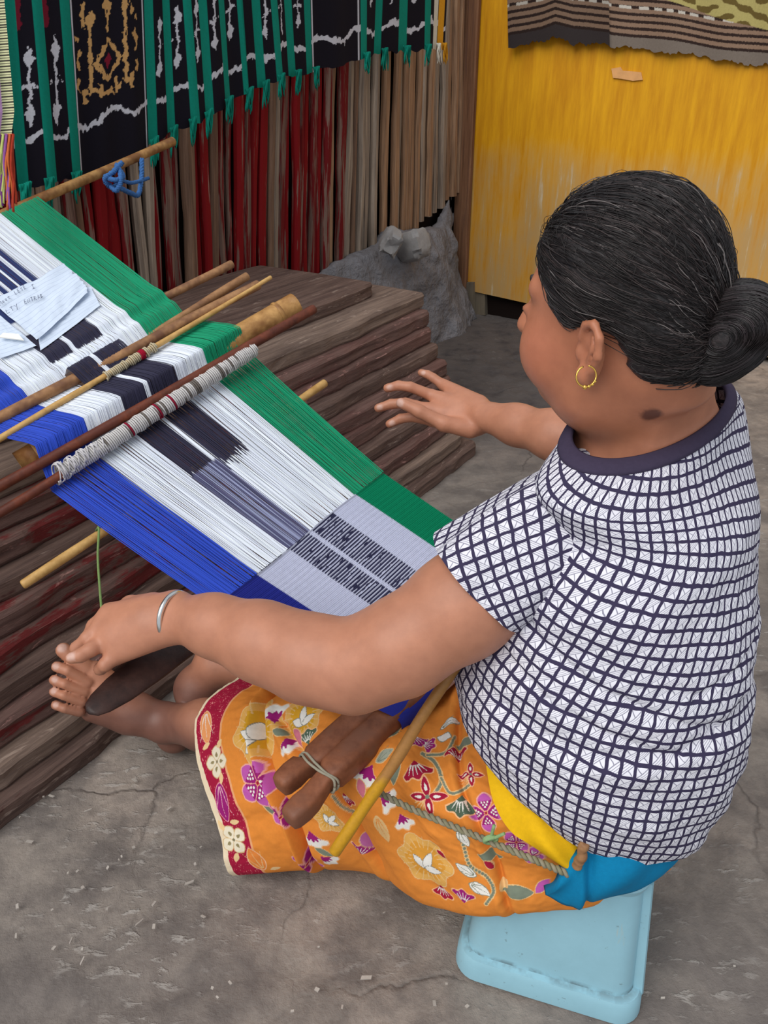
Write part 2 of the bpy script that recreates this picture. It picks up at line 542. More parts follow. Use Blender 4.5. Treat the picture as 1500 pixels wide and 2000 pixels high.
# ---- surface nets (implicit solids -> mesh)
class Field:
    def __init__(self, lo, hi, h):
        self.lo = np.asarray(lo, float); self.h = h
        self.dim = np.ceil((np.asarray(hi) - self.lo) / h).astype(int) + 1
        self.F = np.full(self.dim, 0.2, np.float32)
    def region(self, lo, hi):
        i0 = np.maximum(np.floor((np.asarray(lo) - self.lo) / self.h).astype(int), 0)
        i1 = np.minimum(np.ceil((np.asarray(hi) - self.lo) / self.h).astype(int) + 1, self.dim)
        ax = [(self.lo[k] + self.h * np.arange(i0[k], i1[k])).astype(np.float32) for k in range(3)]
        return tuple(slice(i0[k], i1[k]) for k in range(3)), np.meshgrid(*ax, indexing='ij')
    @staticmethod
    def smin(a, b, k):
        if k <= 0: return np.minimum(a, b)
        h = np.maximum(k - np.abs(a - b), 0) / k
        return np.minimum(a, b) - h * h * k * 0.25
    def put(self, lo, hi, fn, k, sub=False):
        m = k + 3 * self.h
        sl, (X, Y, Z) = self.region(np.asarray(lo) - m, np.asarray(hi) + m)
        if X.size == 0: return
        d = fn(X, Y, Z)
        if sub: self.F[sl] = -self.smin(-self.F[sl], d, k)
        else: self.F[sl] = self.smin(self.F[sl], d, k)
    def cone(self, a, b, r1, r2, k=0.01, sub=False):
        a = np.asarray(a, float); b = np.asarray(b, float); rm = max(r1, r2)
        ba = b - a; L2 = ba @ ba + 1e-12
        def fn(X, Y, Z):
            px, py, pz = X - a[0], Y - a[1], Z - a[2]
            t = np.clip((px * ba[0] + py * ba[1] + pz * ba[2]) / L2, 0, 1)
            return np.sqrt((px - t * ba[0]) ** 2 + (py - t * ba[1]) ** 2 + (pz - t * ba[2]) ** 2) - (r1 + (r2 - r1) * t)
        self.put(np.minimum(a, b) - rm, np.maximum(a, b) + rm, fn, k, sub)
    def chain(self, pts, rs, k=0.01):
        for i in range(len(pts) - 1): self.cone(pts[i], pts[i + 1], rs[i], rs[i + 1], k)
    def ell(self, c, axes, r, k=0.02, sub=False):
        c = np.asarray(c, float); R = np.asarray(axes, float); r = np.asarray(r, float); rm = r.max()
        def fn(X, Y, Z):
            px, py, pz = X - c[0], Y - c[1], Z - c[2]
            q = [px * R[i][0] + py * R[i][1] + pz * R[i][2] for i in range(3)]
            k0 = np.sqrt(sum((q[i] / r[i]) ** 2 for i in range(3))) + 1e-9
            k1 = np.sqrt(sum((q[i] / r[i] ** 2) ** 2 for i in range(3))) + 1e-9
            return k0 * (k0 - 1) / k1
        self.put(c - rm, c + rm, fn, k, sub)
    def mesh(self):
        F = self.F; S = F < 0
        n0, n1, n2 = self.dim
        cnt = np.zeros((n0 - 1, n1 - 1, n2 - 1), np.int8)
        for i in (0, 1):
            for j in (0, 1):
                for k in (0, 1):
                    cnt += S[i:n0 - 1 + i, j:n1 - 1 + j, k:n2 - 1 + k]
        act = (cnt > 0) & (cnt < 8)
        ids = np.argwhere(act)
        idx = np.full(act.shape, -1, np.int32); idx[act] = np.arange(len(ids))
        acc = np.zeros((len(ids), 3)); num = np.zeros(len(ids))
        corner = [(0, 0, 0), (1, 0, 0), (0, 1, 0), (1, 1, 0), (0, 0, 1), (1, 0, 1), (0, 1, 1), (1, 1, 1)]
        vals = [F[ids[:, 0] + c[0], ids[:, 1] + c[1], ids[:, 2] + c[2]].astype(float) for c in corner]
        for p in range(8):
            for q in range(p + 1, 8):
                cp, cq = np.array(corner[p]), np.array(corner[q])
                if np.abs(cp - cq).sum() != 1: continue
                a, b = vals[p], vals[q]
                x = (a < 0) != (b < 0)
                t = np.where(x, a / np.where(x, a - b, 1), 0)
                acc += np.where(x[:, None], cp + t[:, None] * (cq - cp), 0); num += x
        V = self.lo + self.h * (ids + acc / num[:, None])
        faces = []
        for ax in range(3):
            u, v = (ax + 1) % 3, (ax + 2) % 3
            sA = [slice(None)] * 3; sB = [slice(None)] * 3
            sA[ax] = slice(0, -1); sB[ax] = slice(1, None)
            for w_ in (u, v): sA[w_] = slice(1, -1); sB[w_] = slice(1, -1)
            a, b = S[tuple(sA)], S[tuple(sB)]
            e = np.argwhere(a != b)
            if not len(e): continue
            flip = a[tuple(e.T)]
            base = e.copy(); base[:, u] += 1; base[:, v] += 1
            def cell(du, dv):
                c = base.copy(); c[:, u] += du; c[:, v] += dv
                return idx[c[:, 0], c[:, 1], c[:, 2]]
            q = np.stack([cell(-1, -1), cell(0, -1), cell(0, 0), cell(-1, 0)], -1)
            q[~flip] = q[~flip][:, ::-1]
            faces.append(q)
        return V, np.concatenate(faces)

# ---- crumbling cement base in the corner
CEM = plain('rough_cement', (128, 126, 130), 0.95, 0.1, 0.35, 22, 1.0, 0.03)
fl = Field((-0.35, 2.6, -0.02), (0.75, 4.65, 0.75), 0.014)
def cem(X, Y, Z):
    q = np.stack([X.ravel(), Y.ravel(), Z.ravel()], -1)
    a, b = to_ab(q)
    nz = fbm(q * 5, 41, 3) * 0.05 + np.abs(fbm(q * 15, 43, 2)) * 0.010
    top = np.interp(a, [1.7, 2.05, 2.5, 2.75, 2.9, 3.05, 3.25], [0.36, 0.47, 0.50, 0.50, 0.47, 0.56, 0.66]) + nz * 1.1
    front = np.interp(a, [1.8, 2.2, 2.8, 3.25], [0.86, 0.77, 0.76, 0.89]) - nz * 1.4 + 0.30 * (q[:, 2] - 0.25)
    d = np.maximum.reduce([q[:, 2] - top, front - b, b - (BW - 0.005), 1.8 - a, a - 3.145, -q[:, 2] - 0.01])
    return d.reshape(X.shape).astype(np.float32)
fl.put((-0.35, 2.6, -0.02), (0.75, 4.65, 0.75), cem, 0)
V, F = fl.mesh()
mk('cement_base', V, F, CEM, label='crumbling grey cement base at the foot of the slats by the corner post', cat='masonry')

def stone(name, c, r, seed, label, mat):
    n, mseg = 12, 18
    th = np.linspace(0, np.pi, n); ph = np.linspace(0, 2 * np.pi, mseg, endpoint=False)
    T, Q = np.meshgrid(th, ph, indexing='ij')
    d = np.stack([np.sin(T) * np.cos(Q), np.sin(T) * np.sin(Q), np.cos(T)], -1).reshape(-1, 3)
    d2 = np.sign(d) * np.abs(d) ** 0.5
    d2 *= (1 + 0.42 * fbm(d * 1.5 + seed * 9, seed, 3))[:, None]
    Rm = np.array(Matrix.Rotation(0.5 + seed, 3, (0.3, seed % 2, 0.4 * seed)))
    V = np.asarray(c) + (d2 * np.asarray(r)) @ Rm.T
    mk(name, V, gridF(n, mseg, True), mat, label=label, cat='stone', sharp=25)
ST = plain('pale_stone', (152, 149, 148), 0.9, 0.15, 0.3, 30, 0.6, 0.006)
stone('stone', Pb(764, 471, 0.77), (0.042, 0.050, 0.062), 3, 'pale broken stone on the cement base, left of the two', ST)
stone('stone', Pb(809, 478, 0.75), (0.062, 0.055, 0.058), 5, 'pale block-shaped stone on the cement base, right of the two', ST)

# ---- pile of planks
def plank_mat(name, c1, c2, paint, amount, pc2=(150, 96, 84)):
    m = M(name, 0.75, 0.25)
    co = m.luv((3.5, 55, 70))
    g = m.noise(co, 1.0, 7, 0.7)
    c = m.ramp(g, [(0.28, lin(c1)), (0.72, lin(c2))])
    co2 = m.luv((5, 16, 22))
    pk = m.noise(co2, 1.0, 5, 0.7)
    old = m.ramp(m.math('MULTIPLY', m.math('ADD', m.sep(m.attr('uvp'))[0], 1.0), 0.33), [(0.45, 1.0), (0.68, 0.12)])   # paint survives on the near half
    c = m.mix(m.math('MULTIPLY', m.ramp(pk, [(amount - 0.05, 1.0), (amount + 0.02, 0.0)]), old), c, lin(paint))
    co3 = m.luv((9, 40, 60))
    fl_ = m.noise(co3, 1.0, 4, 0.7, 1.0)
    c = m.mix(m.ramp(fl_, [(0.60, 0.0), (0.70, 0.85)]), c, lin(pc2))
    m.color(c)
    h = m.math('ADD', g, m.math('MULTIPLY', fl_, 0.7))
    m.bump(h, 0.6, 0.006)
    return m.m
PL = [plank_mat('plank_brown', (66, 50, 47), (128, 104, 94), (84, 54, 50), 0.40, (160, 140, 128)),
      plank_mat('plank_red', (70, 48, 45), (128, 100, 92), (110, 40, 40), 0.50, (184, 138, 130)),
      plank_mat('plank_grey', (84, 68, 63), (150, 128, 114), (94, 70, 62), 0.36, (172, 152, 138))]
ends = [(1.62, 0.40, 'widest plank with the worn grey top, topmost of the pile'),
        (1.77, 0.285, 'plank second from the top of the pile, rounded end by the cement base')]
ordn = ['', '', 'third', 'fourth', 'fifth', 'sixth', 'seventh', 'eighth', 'ninth', 'tenth']
TH = 0.0495
for i in range(11):
    ztop = 0.54 - 0.05 * i
    if i < 2: ae, bf, lb = ends[i]
    else:
        bf = 0.285 - 0.0317 * (i - 1) + rng.uniform(-0.006, 0.006)
        ae = 1.74 + rng.uniform(-0.02, 0.02) - (0.05 if i == 9 else 0) - 0.012 * (i - 2)
        lb = ('weathered plank %s from the top of the stepped pile' % ordn[i]) if i < 10 else 'lowest weathered plank of the pile, flat on the concrete floor'
    wid = (0.50 if i == 0 else 0.34 if i == 1 else 0.26)
    st_a = -0.75 + rng.uniform(-0.05, 0.05)
    n = 60
    al = np.linspace(st_a, ae, n)
    al = np.concatenate([al[:-1], np.linspace(al[-2], ae, 9)[1:]])
    n = len(al)
    rows = []; uvr = []
    for a_ in al:
        f = min(1.0, max(0.0, (ae - a_) / 0.06))
        rd = math.sqrt(1 - (1 - f) ** 2)             # rounded end
        wob = 0.007 * vnoise(np.array([[a_ * 6.0 + 31 * i]]), 50)[0] + 0.004 * vnoise(np.array([[a_ * 23.0 + 31 * i]]), 51)[0]
        hw = wid / 2
        cb = bf + hw
        inset = (1 - rd) * (0.045)
        b0 = bf + wob + inset; b1 = bf + wid - inset * 0.5
        zt = ztop + 0.002 * vnoise(np.array([[a_ * 9.0 + 7 * i]]), 52)[0] - (1 - rd) * 0.012; zl = ztop - TH + (1 - rd) * 0.010
        dent = 0.006 * max(0, vnoise(np.array([[a_ * 14.0 + 3 * i]]), 53)[0])
        prof = [(b1, zl), (b0 + 0.004, zl), (b0, zl + 0.008), (b0 + dent, (zt + zl) / 2), (b0, zt - 0.009), (b0 + 0.007, zt), (b0 + wid * 0.4, zt + 0.002), (b1, zt)]
        for bb, zz in prof: rows.append(W(a_, bb, zz)); uvr.append((a_, bb, zz))
    k = 8
    F = gridF(n, k, True).tolist() + [list(range(k))[::-1], [(n - 1) * k + q for q in range(k)]]
    mt = PL[0] if i == 0 else PL[2] if i in (1, 9) else PL[[1, 0, 1][i % 3]]
    mk('plank', np.array(rows), F, mt, uv=np.array(uvr), smooth=False, label=lb, cat='plank', group='pile of weathered planks')

# ---- litter on the floor
acc = Acc()
for i in range(84):
    if i < 66:
        px, py = rng.uniform(0, 520), rng.uniform(1490, 1990)
        if rng.random() > np.exp(-((px - 200) / 190) ** 2 - ((py - 1690) / 160) ** 2) + 0.12: continue
    else:
        px, py = rng.uniform(400, 1500), rng.uniform(1780, 2000)
    c = Pz(px, py, 0.0)
    a_ = 0.002 + 0.007 * rng.random() ** 2; b_ = rng.uniform(0.001, 0.0034)
    t = rng.uniform(0, np.pi)
    e1 = np.array([math.cos(t), math.sin(t), rng.uniform(-.2, .2)]); e2 = np.array([-math.sin(t), math.cos(t), rng.uniform(-.3, .3)])
    q = np.array([c + e1 * a_ + e2 * b_ * .5, c - e1 * a_ * .7 + e2 * b_, c - e1 * a_ - e2 * b_ * .6, c + e1 * a_ * .8 - e2 * b_])
    q[:, 2] += 0.004
    V = np.vstack([q, q + np.array([0, 0, 0.002])])
    acc.add(V, [[0, 1, 2, 3][::-1], [4, 5, 6, 7], [0, 1, 5, 4], [1, 2, 6, 5], [2, 3, 7, 6], [3, 0, 4, 7]])
V, F = acc.get()
mk('litter', V, F, plain('pale_chips', (178, 170, 162), 0.9, 0.1, 0.3, 60, 0), kind='stuff', smooth=False,
   label='pale wood chips and scraps scattered on the concrete floor', cat='litter')

# ================================================================== hanging textiles
TEAL = lin((14, 138, 118)); NAVY = lin((24, 20, 30)); CREAM = lin((206, 158, 100)); WHT = lin((208, 206, 214)); CRIM = lin((120, 24, 44))
CLOTH = vcol('dyed_cotton', 0.9, 0.15, 0.25, 1400, 0.2)
hemx = [15, 60, 110, 160, 225, 290, 340, 400, 450, 500, 560, 620, 700, 760, 820, 900]
hemy = [380, 366, 356, 345, 325, 288, 258, 232, 200, 178, 152, 142, 118, 104, 99, 94]
tx = [15, 50, 97, 150, 302, 340, 377, 408, 448, 488, 520, 550, 583, 618, 717, 752, 795, 837, 868, 900]
tt = [-18, 20, 68, 125, 292, 327, 361, 394, 434, 472, 505, 537, 570, 609, 715, 752, 795, 838, 870, 903]
STR = [(50, 15), (97, 12.5), (150, 13), (302, 10), (340, 9.5), (377, 9.5), (408, 9.5), (448, 10), (488, 9.5), (520, 8.5), (550, 8.5), (583, 8), (618, 8), (717, 8), (752, 7.5), (795, 10), (837, 8)]
BT = 0.70

def hangpt(X, Y):
    """pixel-hem column X, image row Y -> point on the hanging plane with soft folds"""
    hy = np.interp(X, hemx, hemy)
    xt = np.interp(X, tx, tt)
    s = (hy - Y) / hy
    return X + (xt - X) * s, Y

def ikat(X, Y):
    hy = np.interp(X, hemx, hemy); h = hy - Y
    n1 = fbm(np.stack([X / 7, Y / 9], -1), 61, 3); n2 = fbm(np.stack([X / 5, Y / 22], -1), 65, 3)
    x = X + 4.2 * n1; hh = h + 9 * n2
    C = np.broadcast_to(NAVY, (len(X), 3)).copy()
    sc = np.interp(X, [0, 300, 500, 900], [1.0, 0.95, 0.72, 0.62])
    # zigzag border line above the hem
    zz = 100 * sc + 9 * np.sin(X / 11.0) + 10 * np.interp(X, [165, 225, 285], [-0.6, 1.2, -1.4])
    C[np.abs(hh - zz) < 5.5 * (1 + 0.6 * n1)] = WHT
    # spear figures between the stripes
    mids = [(74, 1.3), (123, 1.4), (321, 1), (358, 1), (392, 1), (428, 1), (468, 1), (535, .8), (567, .8), (600, .8), (735, .7), (774, .7), (816, .7)]
    for mx, s in mids:
        c = 195 * (1 if mx < 300 else 0.9 if mx < 500 else 0.70)
        dx = np.abs(x - mx - 0.05 * (h - c)); dh = hh - c
        f = (dx < 1.6 * s) & (np.abs(dh) < 52 * s)
        for q in (-42 * s, 42 * s): f |= dx < 6.0 * s * (1 - np.abs(dh - q) / (19 * s))
        f |= (np.abs(dh) < 4) & (dx < 9 * s) & (n1 > -0.1)
        C[f] = WHT
    for mx in (74, 123):
        f = (np.abs(x - mx + 12) < 7) & (hh > 305) & (hh < 365) ; C[f] = CRIM
    # large cream figure on the black panel, and its neighbour further along
    for cx, top, s in ((222, 208, 1.0), (668, 190, 0.55)):
        dx = np.abs(x - cx - 0.03 * (h - top)) / s; dh = (hh - top) / s
        e = dx / 24 + np.abs(dh) / 44
        f = (e > 0.74) & (e < 1.02)
        f |= (np.abs(dx - 29) < 3.2) & (dh > -50) & (dh < 92)
        f |= (dx < 8 * (1 - np.abs(dh - 104) / 24)) | (dx < 2) & (dh > 55) & (dh < 90)
        f |= (np.abs(dx - 29) < 7 * (1 - np.abs(dh - 88) / 19))
        f |= (np.abs(dx - 48 - 3 * np.sin(dh / 7)) < 3) & (dh > -45) & (dh < 60) & (np.sin(dh / 9) > -0.55)
        f |= (np.abs(dh + 62 - 0.35 * dx) < 4.5) & (dx < 42) & (n1 > -0.35)
        f |= (np.abs(dx - 14) < 3) & (dh > -66) & (dh < -40)
        f |= (np.abs(dx - 38) < 3) & (dh > -70) & (dh < -42)
        f |= (np.abs(dx - 40) < 3.5) & (dh > 70) & (dh < 130) & (n2 > -.1)
        C[f & (n2 > -0.62)] = CREAM if s == 1 else CREAM * 0.5
        C[(dx / 8 + np.abs(dh) / 13) < 0.95] = CRIM * 1.3 if s == 1 else NAVY
    for cx, hw in STR:
        f = np.abs(X - cx) < hw * 0.82
        C[f] = TEAL
    for cx in (164.5, 290.5, 627.5, 707):
        C[np.abs(X - cx) < 1.6] = WHT
    C[np.abs(X - 857) < 5] = lin((225, 220, 205)); C[np.abs(X - 869) < 5.5] = lin((226, 160, 40))
    return C

def hang(name, x0, x1, label, boff):
    nxx = int((x1 - x0) / 1.25); nyy = 260
    Xs = np.linspace(x0, x1, nxx)
    hy = np.interp(Xs, hemx, hemy) + 3.5 * vnoise(Xs[:, None] / 9, 71)
    V = np.zeros((nyy, nxx, 3)); XX = np.zeros((nyy, nxx)); YY = np.zeros((nyy, nxx))
    for j in range(nyy):
        Y = hy + (-70 - hy) * (j / (nyy - 1))
        px, py = hangpt(Xs, Y)
        fold = 0.010 * np.sin(Xs / 23.0) + 0.006 * np.sin(Xs / 9.1 + 1) + boff
        y = (1000 - py) / FPX; R = np.stack([(px - 750) / FPX, CP + y * SP, y * CP - SP], -1)
        d = (BT + P0 @ WB - CAM @ WB) / (R @ WB)
        V[j] = CAM + R * d[:, None] + WB * (fold * (0.5 + 0.5 * (1 - j / nyy)))[:, None]
        XX[j] = Xs; YY[j] = Y
    C = ikat(XX.ravel(), YY.ravel())
    V0 = V.reshape(-1, 3)
    N = len(V0)
    F = gridF(nyy, nxx)
    t = thing(name, V0.min(0), label, 'textile', 'ikat textiles hung on the slatted wall')
    mk('cloth', V0, F, CLOTH, parent=t, col=C)
    # knotted yarn fringe at the foot of each coloured stripe
    items = [(c, w, TEAL) for c, w in STR] + [(857, 5, lin((225, 220, 205))), (869, 5, lin((226, 160, 40)))]
    for cx, hw, colr in items:
        if not (x0 < cx < x1): continue
        a = Acc()
        for q in range(6):
            X = cx + hw * (-0.75 + 0.3 * q)
            hyq = np.interp(X, hemx, hemy)
            ln = rng.uniform(22, 46) * np.interp(X, [0, 900], [1.3, 0.65])
            sw = rng.uniform(-6, 6)
            pts = []
            for s in np.linspace(0, 1, 8):
                pts.append(Pb(X + 0.7 * sw * s ** 2 + (cx - X) * 0.4 * math.sqrt(s) + 0.8 * math.sin(6 * s + q), hyq - 12 + (ln + 12) * s, BT + boff - 0.018 + 0.004 * math.sin(s * 5 + q)))
            v, f = tube(np.array(pts), np.array([0.0032] * 6 + [0.0026, 0.0012]), 5)
            a.add(v, f)
        v, f = a.get()
        mk('fringe', v, f, CLOTH, parent=t, col=np.broadcast_to(colr * rng.uniform(0.8, 1.1), v.shape))
    return t

hang('ikat_textile', 20, 487, 'black ikat cloth with teal stripes and a cream figure, hung nearest the loom', 0.0)
hang('ikat_textile', 484, 878, 'black ikat cloth with teal stripes ending in a white and yellow edge', 0.02)

# striped scarf at the left edge, with coloured tassels
acc = []
nxx, nyy = 40, 220
V = np.zeros((nyy, nxx, 3)); C = np.zeros((nyy, nxx, 3))
DS = 1.42
for j in range(nyy):
    s = j / (nyy - 1)
    y = 268 - 340 * s
    for i in range(nxx):
        q = i / (nxx - 1)
        xr = np.interp(s, [0, 0.15, 1], [22, 28, 2]); xl = xr - 85
        V[j, i] = P(xl + (xr - xl) * q, y + 6 * (1 - q), DS + 0.008 * math.sin(q * 9))
        st = (s * 63) % 1.0
        c = lin((214, 214, 168)) if st < 0.55 else lin((44, 40, 40))
        if q < 0.72: c = lin((196, 150, 200)) if q > 0.66 else lin((70, 130, 190)) if q > 0.6 else lin((214, 190, 120))
        C[j, i] = c
t = thing('striped_scarf', V.reshape(-1, 3).min(0), 'cream and black pinstriped scarf with bright tassels at the left edge', 'scarf')
mk('cloth', V.reshape(-1, 3), gridF(nyy, nxx), CLOTH, parent=t, col=C.reshape(-1, 3))
tc = [(170, 60, 40), (206, 110, 60), (150, 90, 160), (196, 205, 120), (120, 60, 130), (190, 205, 110), (230, 160, 70)]
for i, c in enumerate(tc):
    a = Acc()
    x0 = 24 - i * 6.5
    for q in range(4):
        sw = rng.uniform(-4, 12)
        pts = [P(x0 + 2 * q - 4 + sw * s * s + 1.5 * math.sin(9 * s + q), 262 + (np.interp(i, [0, 6], [138, 120]) + 8 * q - 10) * s, DS - 0.004 + 0.003 * math.cos(7 * s + q)) for s in np.linspace(0, 1, 12)]
        v, f = tube(np.array(pts), 0.0021, 5); a.add(v, f)
    v, f = a.get()
    mk('tassel', v, f, CLOTH, parent=t, col=np.broadcast_to(lin(c), v.shape))

# striped brown cloth over the top of the yellow sheet
hx = [985, 1000, 1060, 1085, 1120, 1190, 1260, 1320, 1400, 1500, 1640]
hy_ = [98, 92, 82, 74, 84, 88, 96, 104, 116, 128, 148]
nxx, nyy = 420, 150
Xs = np.linspace(992, 1620, nxx)
V = np.zeros((nyy, nxx, 3)); C = np.zeros((nyy, nxx, 3))
hh0 = np.interp(Xs, hx, hy_) + 4.5 * vnoise(Xs[:, None] / 13, 91) + 2.5 * vnoise(Xs[:, None] / 4, 92)
for j in range(nyy):
    s = j / (nyy - 1)
    Y = hh0 + (-90 - hh0) * s
    base = np.interp(Xs, hx, hy_)
    h = (base - Y) + 2 * np.sin(Xs / 31.0)
    bnd = np.where(Xs < 1190, 26, 22)
    ph = ((h - bnd) / 14.0) % 1.0
    k = np.floor((h - bnd) / 14.0)
    c = np.where((ph < 0.42)[:, None], lin((54, 40, 36)), lin((150, 122, 102)))
    dash = (np.abs(h - bnd - 4 * 14 - 2) < 3.0) & (np.sin(Xs / 4.5 + 2 * np.sin(Xs / 30)) > -0.3)
    c = np.where(dash[:, None], lin((206, 198, 186)), c)
    c = np.where((h < bnd)[:, None], np.where((Xs < 1190)[:, None], lin((66, 58, 58)), lin((128, 116, 106))), c)
    up = h > bnd + 90 - 45 * np.clip((Xs - 1230) / 270, 0, 1)
    mot = (np.sin(Xs / 9.0) * np.sin(h / 4.5) + 0.6 * np.sin(Xs / 15.0 + h / 6.0)) > 0.25
    c = np.where(up[:, None], np.where(mot[:, None], lin((110, 92, 48)), lin((186, 172, 108))), c)
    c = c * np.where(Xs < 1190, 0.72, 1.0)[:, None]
    C[j] = c
    for i in range(nxx):
        V[j, i] = Pa(Xs[i] + 0.02 * (Y[i] - 60), Y[i], AY - 0.035 - 0.006 * math.sin(Xs[i] / 17.0) - (0.012 if Xs[i] < 1190 else 0))
mk('striped_textile', V.reshape(-1, 3), gridF(nyy, nxx), CLOTH, col=C.reshape(-1, 3), label='brown striped cloth with a ragged hem hung over the yellow sheet', cat='textile')

# ================================================================== the loom
SV = np.array([0, 1, 2, 3, 3.6, 5, 6, 7.0])
SL = np.array([P(745, 1400, 1.193), P(420, 1186, 1.2), P(100, 958, 1.31), P(72, 888, 1.325), P(-30, 835, 1.345), P(-75, 790, 1.36), P(-150, 720, 1.38), P(-330, 565, 1.42)])
SR = np.array([P(1045, 1124, 1.415), P(750, 921, 1.457), P(492, 690, 1.498), P(468, 655, 1.495), P(362, 612, 1.52), P(318, 572, 1.53), P(250, 520, 1.55), P(75, 383, 1.60)])

def lerp_st(S, v):
    return np.stack([np.interp(v, SV, S[:, k]) for k in range(3)], -1)

def warp(u, v):
    u = np.asarray(u, float)[..., None]; v = np.asarray(v, float)
    return lerp_st(SL, v) * (1 - u) + lerp_st(SR, v) * u

CN = norm(np.cross(SR[1] - SL[1], SL[2] - SL[1]))
if CN[2] < 0: CN = -CN

BLU = lin((42, 76, 196)); WH = lin((234, 240, 253)); DK = lin((44, 42, 66)); GRN = lin((0, 150, 106))
uE = [0.215, 0.39, 0.50, 0.52, 0.647, 0.80]

def warp_col(u, v, n):
    """dyed warp colour at (u across, v along)"""
    C = np.empty(u.shape + (3,)); C[:] = WH
    uu = u + 0.006 * n
    C[uu < uE[0]] = BLU
    C[uu > uE[5]] = GRN
    dl = (uu > uE[1]) & (uu < uE[2]); dr = (uu > uE[3]) & (uu < uE[4])
    d = dl | dr
    vv = v + 0.05 * n
    C[d & (vv > 1.57) & (v < 3.62)] = DK
    # ikat fading towards the fell
    g = (uu > 0.385) & (uu < 0.52 - 0.10 * (1.57 - v) * 0) & (v <= 1.62)
    C[g] = np.where((n[g] > 0.05)[:, None], lin((86, 86, 122)), lin((150, 156, 190)))
    # squares and stripes further up
    C[d & (v > 4.62 + 0.02 * n) & (v < 5.62)] = DK
    st = (uu > 0.39) & (uu < 0.66) & (v > 6.0) & (np.abs(((uu - 0.39) / 0.045) % 1.0 - 0.5) < 0.36)
    C[st] = lin((40, 56, 110))
    return C

WM = M('warp_yarn', 0.8, 0.25)
WM.color(WM.attr('Col')); WM.b.inputs['Sheen Weight'].default_value = 0.15
WARPM = WM.m
loom_cloth = thing('weaving', SL[1], 'blue, white, black and green weaving stretched on the loom', 'weaving')
# finished cloth from the breast beam to the fell
nu, nv = 260, 420
U, Vv = np.meshgrid(np.linspace(0, 1, nu), np.linspace(-0.02, 1, nv))
pos = warp(U, np.maximum(Vv, 0))
sag = 0.004 * np.sin(U * 9 + 2 * Vv) + 0.0012 * np.sin(Vv * 700)
pos = pos + CN * sag[..., None]
C = np.empty(U.shape + (3,)); C[:] = lin((206, 210, 232))
C[U < uE[0]] = lin((44, 52, 148)); C[U > uE[5]] = lin((4, 136, 96))
d = ((U > uE[1]) & (U < uE[2])) | ((U > uE[3]) & (U < uE[4]))
ph = (Vv * 60 + 0.05 * fbm(np.stack([U.ravel() * 30, Vv.ravel() * 6], -1), 5, 2).reshape(U.shape)) % 1.0
nb = fbm(np.stack([U.ravel() * 26, Vv.ravel() * 90], -1), 9, 2).reshape(U.shape)
C[d & (ph < 0.55)] = lin((52, 52, 82))
C[d & (ph >= 0.55) & (nb > 0.42)] = lin((60, 60, 90))
C *= (1 + 0.05 * np.sin(Vv * 900))[..., None]
fell = np.abs(Vv - 0.993) < 0.004
C[fell] *= 0.6
mk('woven_cloth', pos.reshape(-1, 3), gridF(nv, nu), vcol('woven_cotton', 0.9, 0.15, 0.3, 1500, 0.15), parent=loom_cloth, col=C.reshape(-1, 3))

# warp threads, two layers, from the fell to the far beam
acc = Acc()
vs = np.concatenate([np.linspace(1, 2, 70), np.linspace(2, 3, 14)[1:], np.linspace(3, 3.6, 14)[1:], np.linspace(3.6, 5, 20)[1:], np.linspace(5, 7, 80)[1:]])
NT = 250
for layer in (0, 1):
    for i in range(NT):
        u0 = (i + 0.5 * layer + 0.5) / (NT + 0.5)
        wob = 0.0007 * vnoise(vs[:, None] * 3 + i * 13.7, 2 + layer) + rng.normal() * 0.0004
        u = u0 + wob / 0.4 * (vs < 2.2)
        p = warp(u, vs)
        hgt = 0.0006 * rng.normal() + 0.0022 * vnoise(vs[:, None] * 1.7 + i * 3.3, 9)
        hgt = hgt * np.where(vs < 3, 1.0, 0.45)
        if layer == 1: hgt = hgt - 0.004 * np.sin(np.clip((vs - 1) / 1.0, 0, 1) * np.pi) - 0.0015
        hgt = hgt + 0.019 * np.exp(-((vs - 3.0) / 0.28) ** 2)            # over the bamboo tube
        over = 0.39 < u0 < 0.655
        hgt = hgt + (0.025 if over else -0.004) * np.exp(-((vs - 3.6) / 0.16) ** 2)
        hgt = hgt + 0.005 * np.exp(-((vs - 5.0) / 0.2) ** 2) + 0.005 * np.exp(-((vs - 4.2) / 0.25) ** 2)
        p = p + CN * hgt[:, None]
        t = np.gradient(p, axis=0); t /= np.linalg.norm(t, axis=1)[:, None]
        s = np.cross(t, CN); s /= np.linalg.norm(s, axis=1)[:, None]
        hw = (0.00066 + 0.00012 * rng.random()) * np.where(vs < 2.1, 1.12, 1.25)
        V = np.stack([p - s * hw[:, None] - CN * 0.0004, p + CN * 0.0004, p + s * hw[:, None] - CN * 0.0004], 1).reshape(-1, 3)
        n = np.full(len(vs), rng.normal() * 0.5)
        c = warp_col(np.full(len(vs), u0), vs, n) * rng.uniform(0.82, 1.06)
        acc.add(V, gridF(len(vs), 3), np.repeat(np.clip(c, 0, 0.95), 3, axis=0))
V, F = acc.get()
mk('warp_threads', V, F, WARPM, parent=loom_cloth, col=acc.col(), kind='stuff')

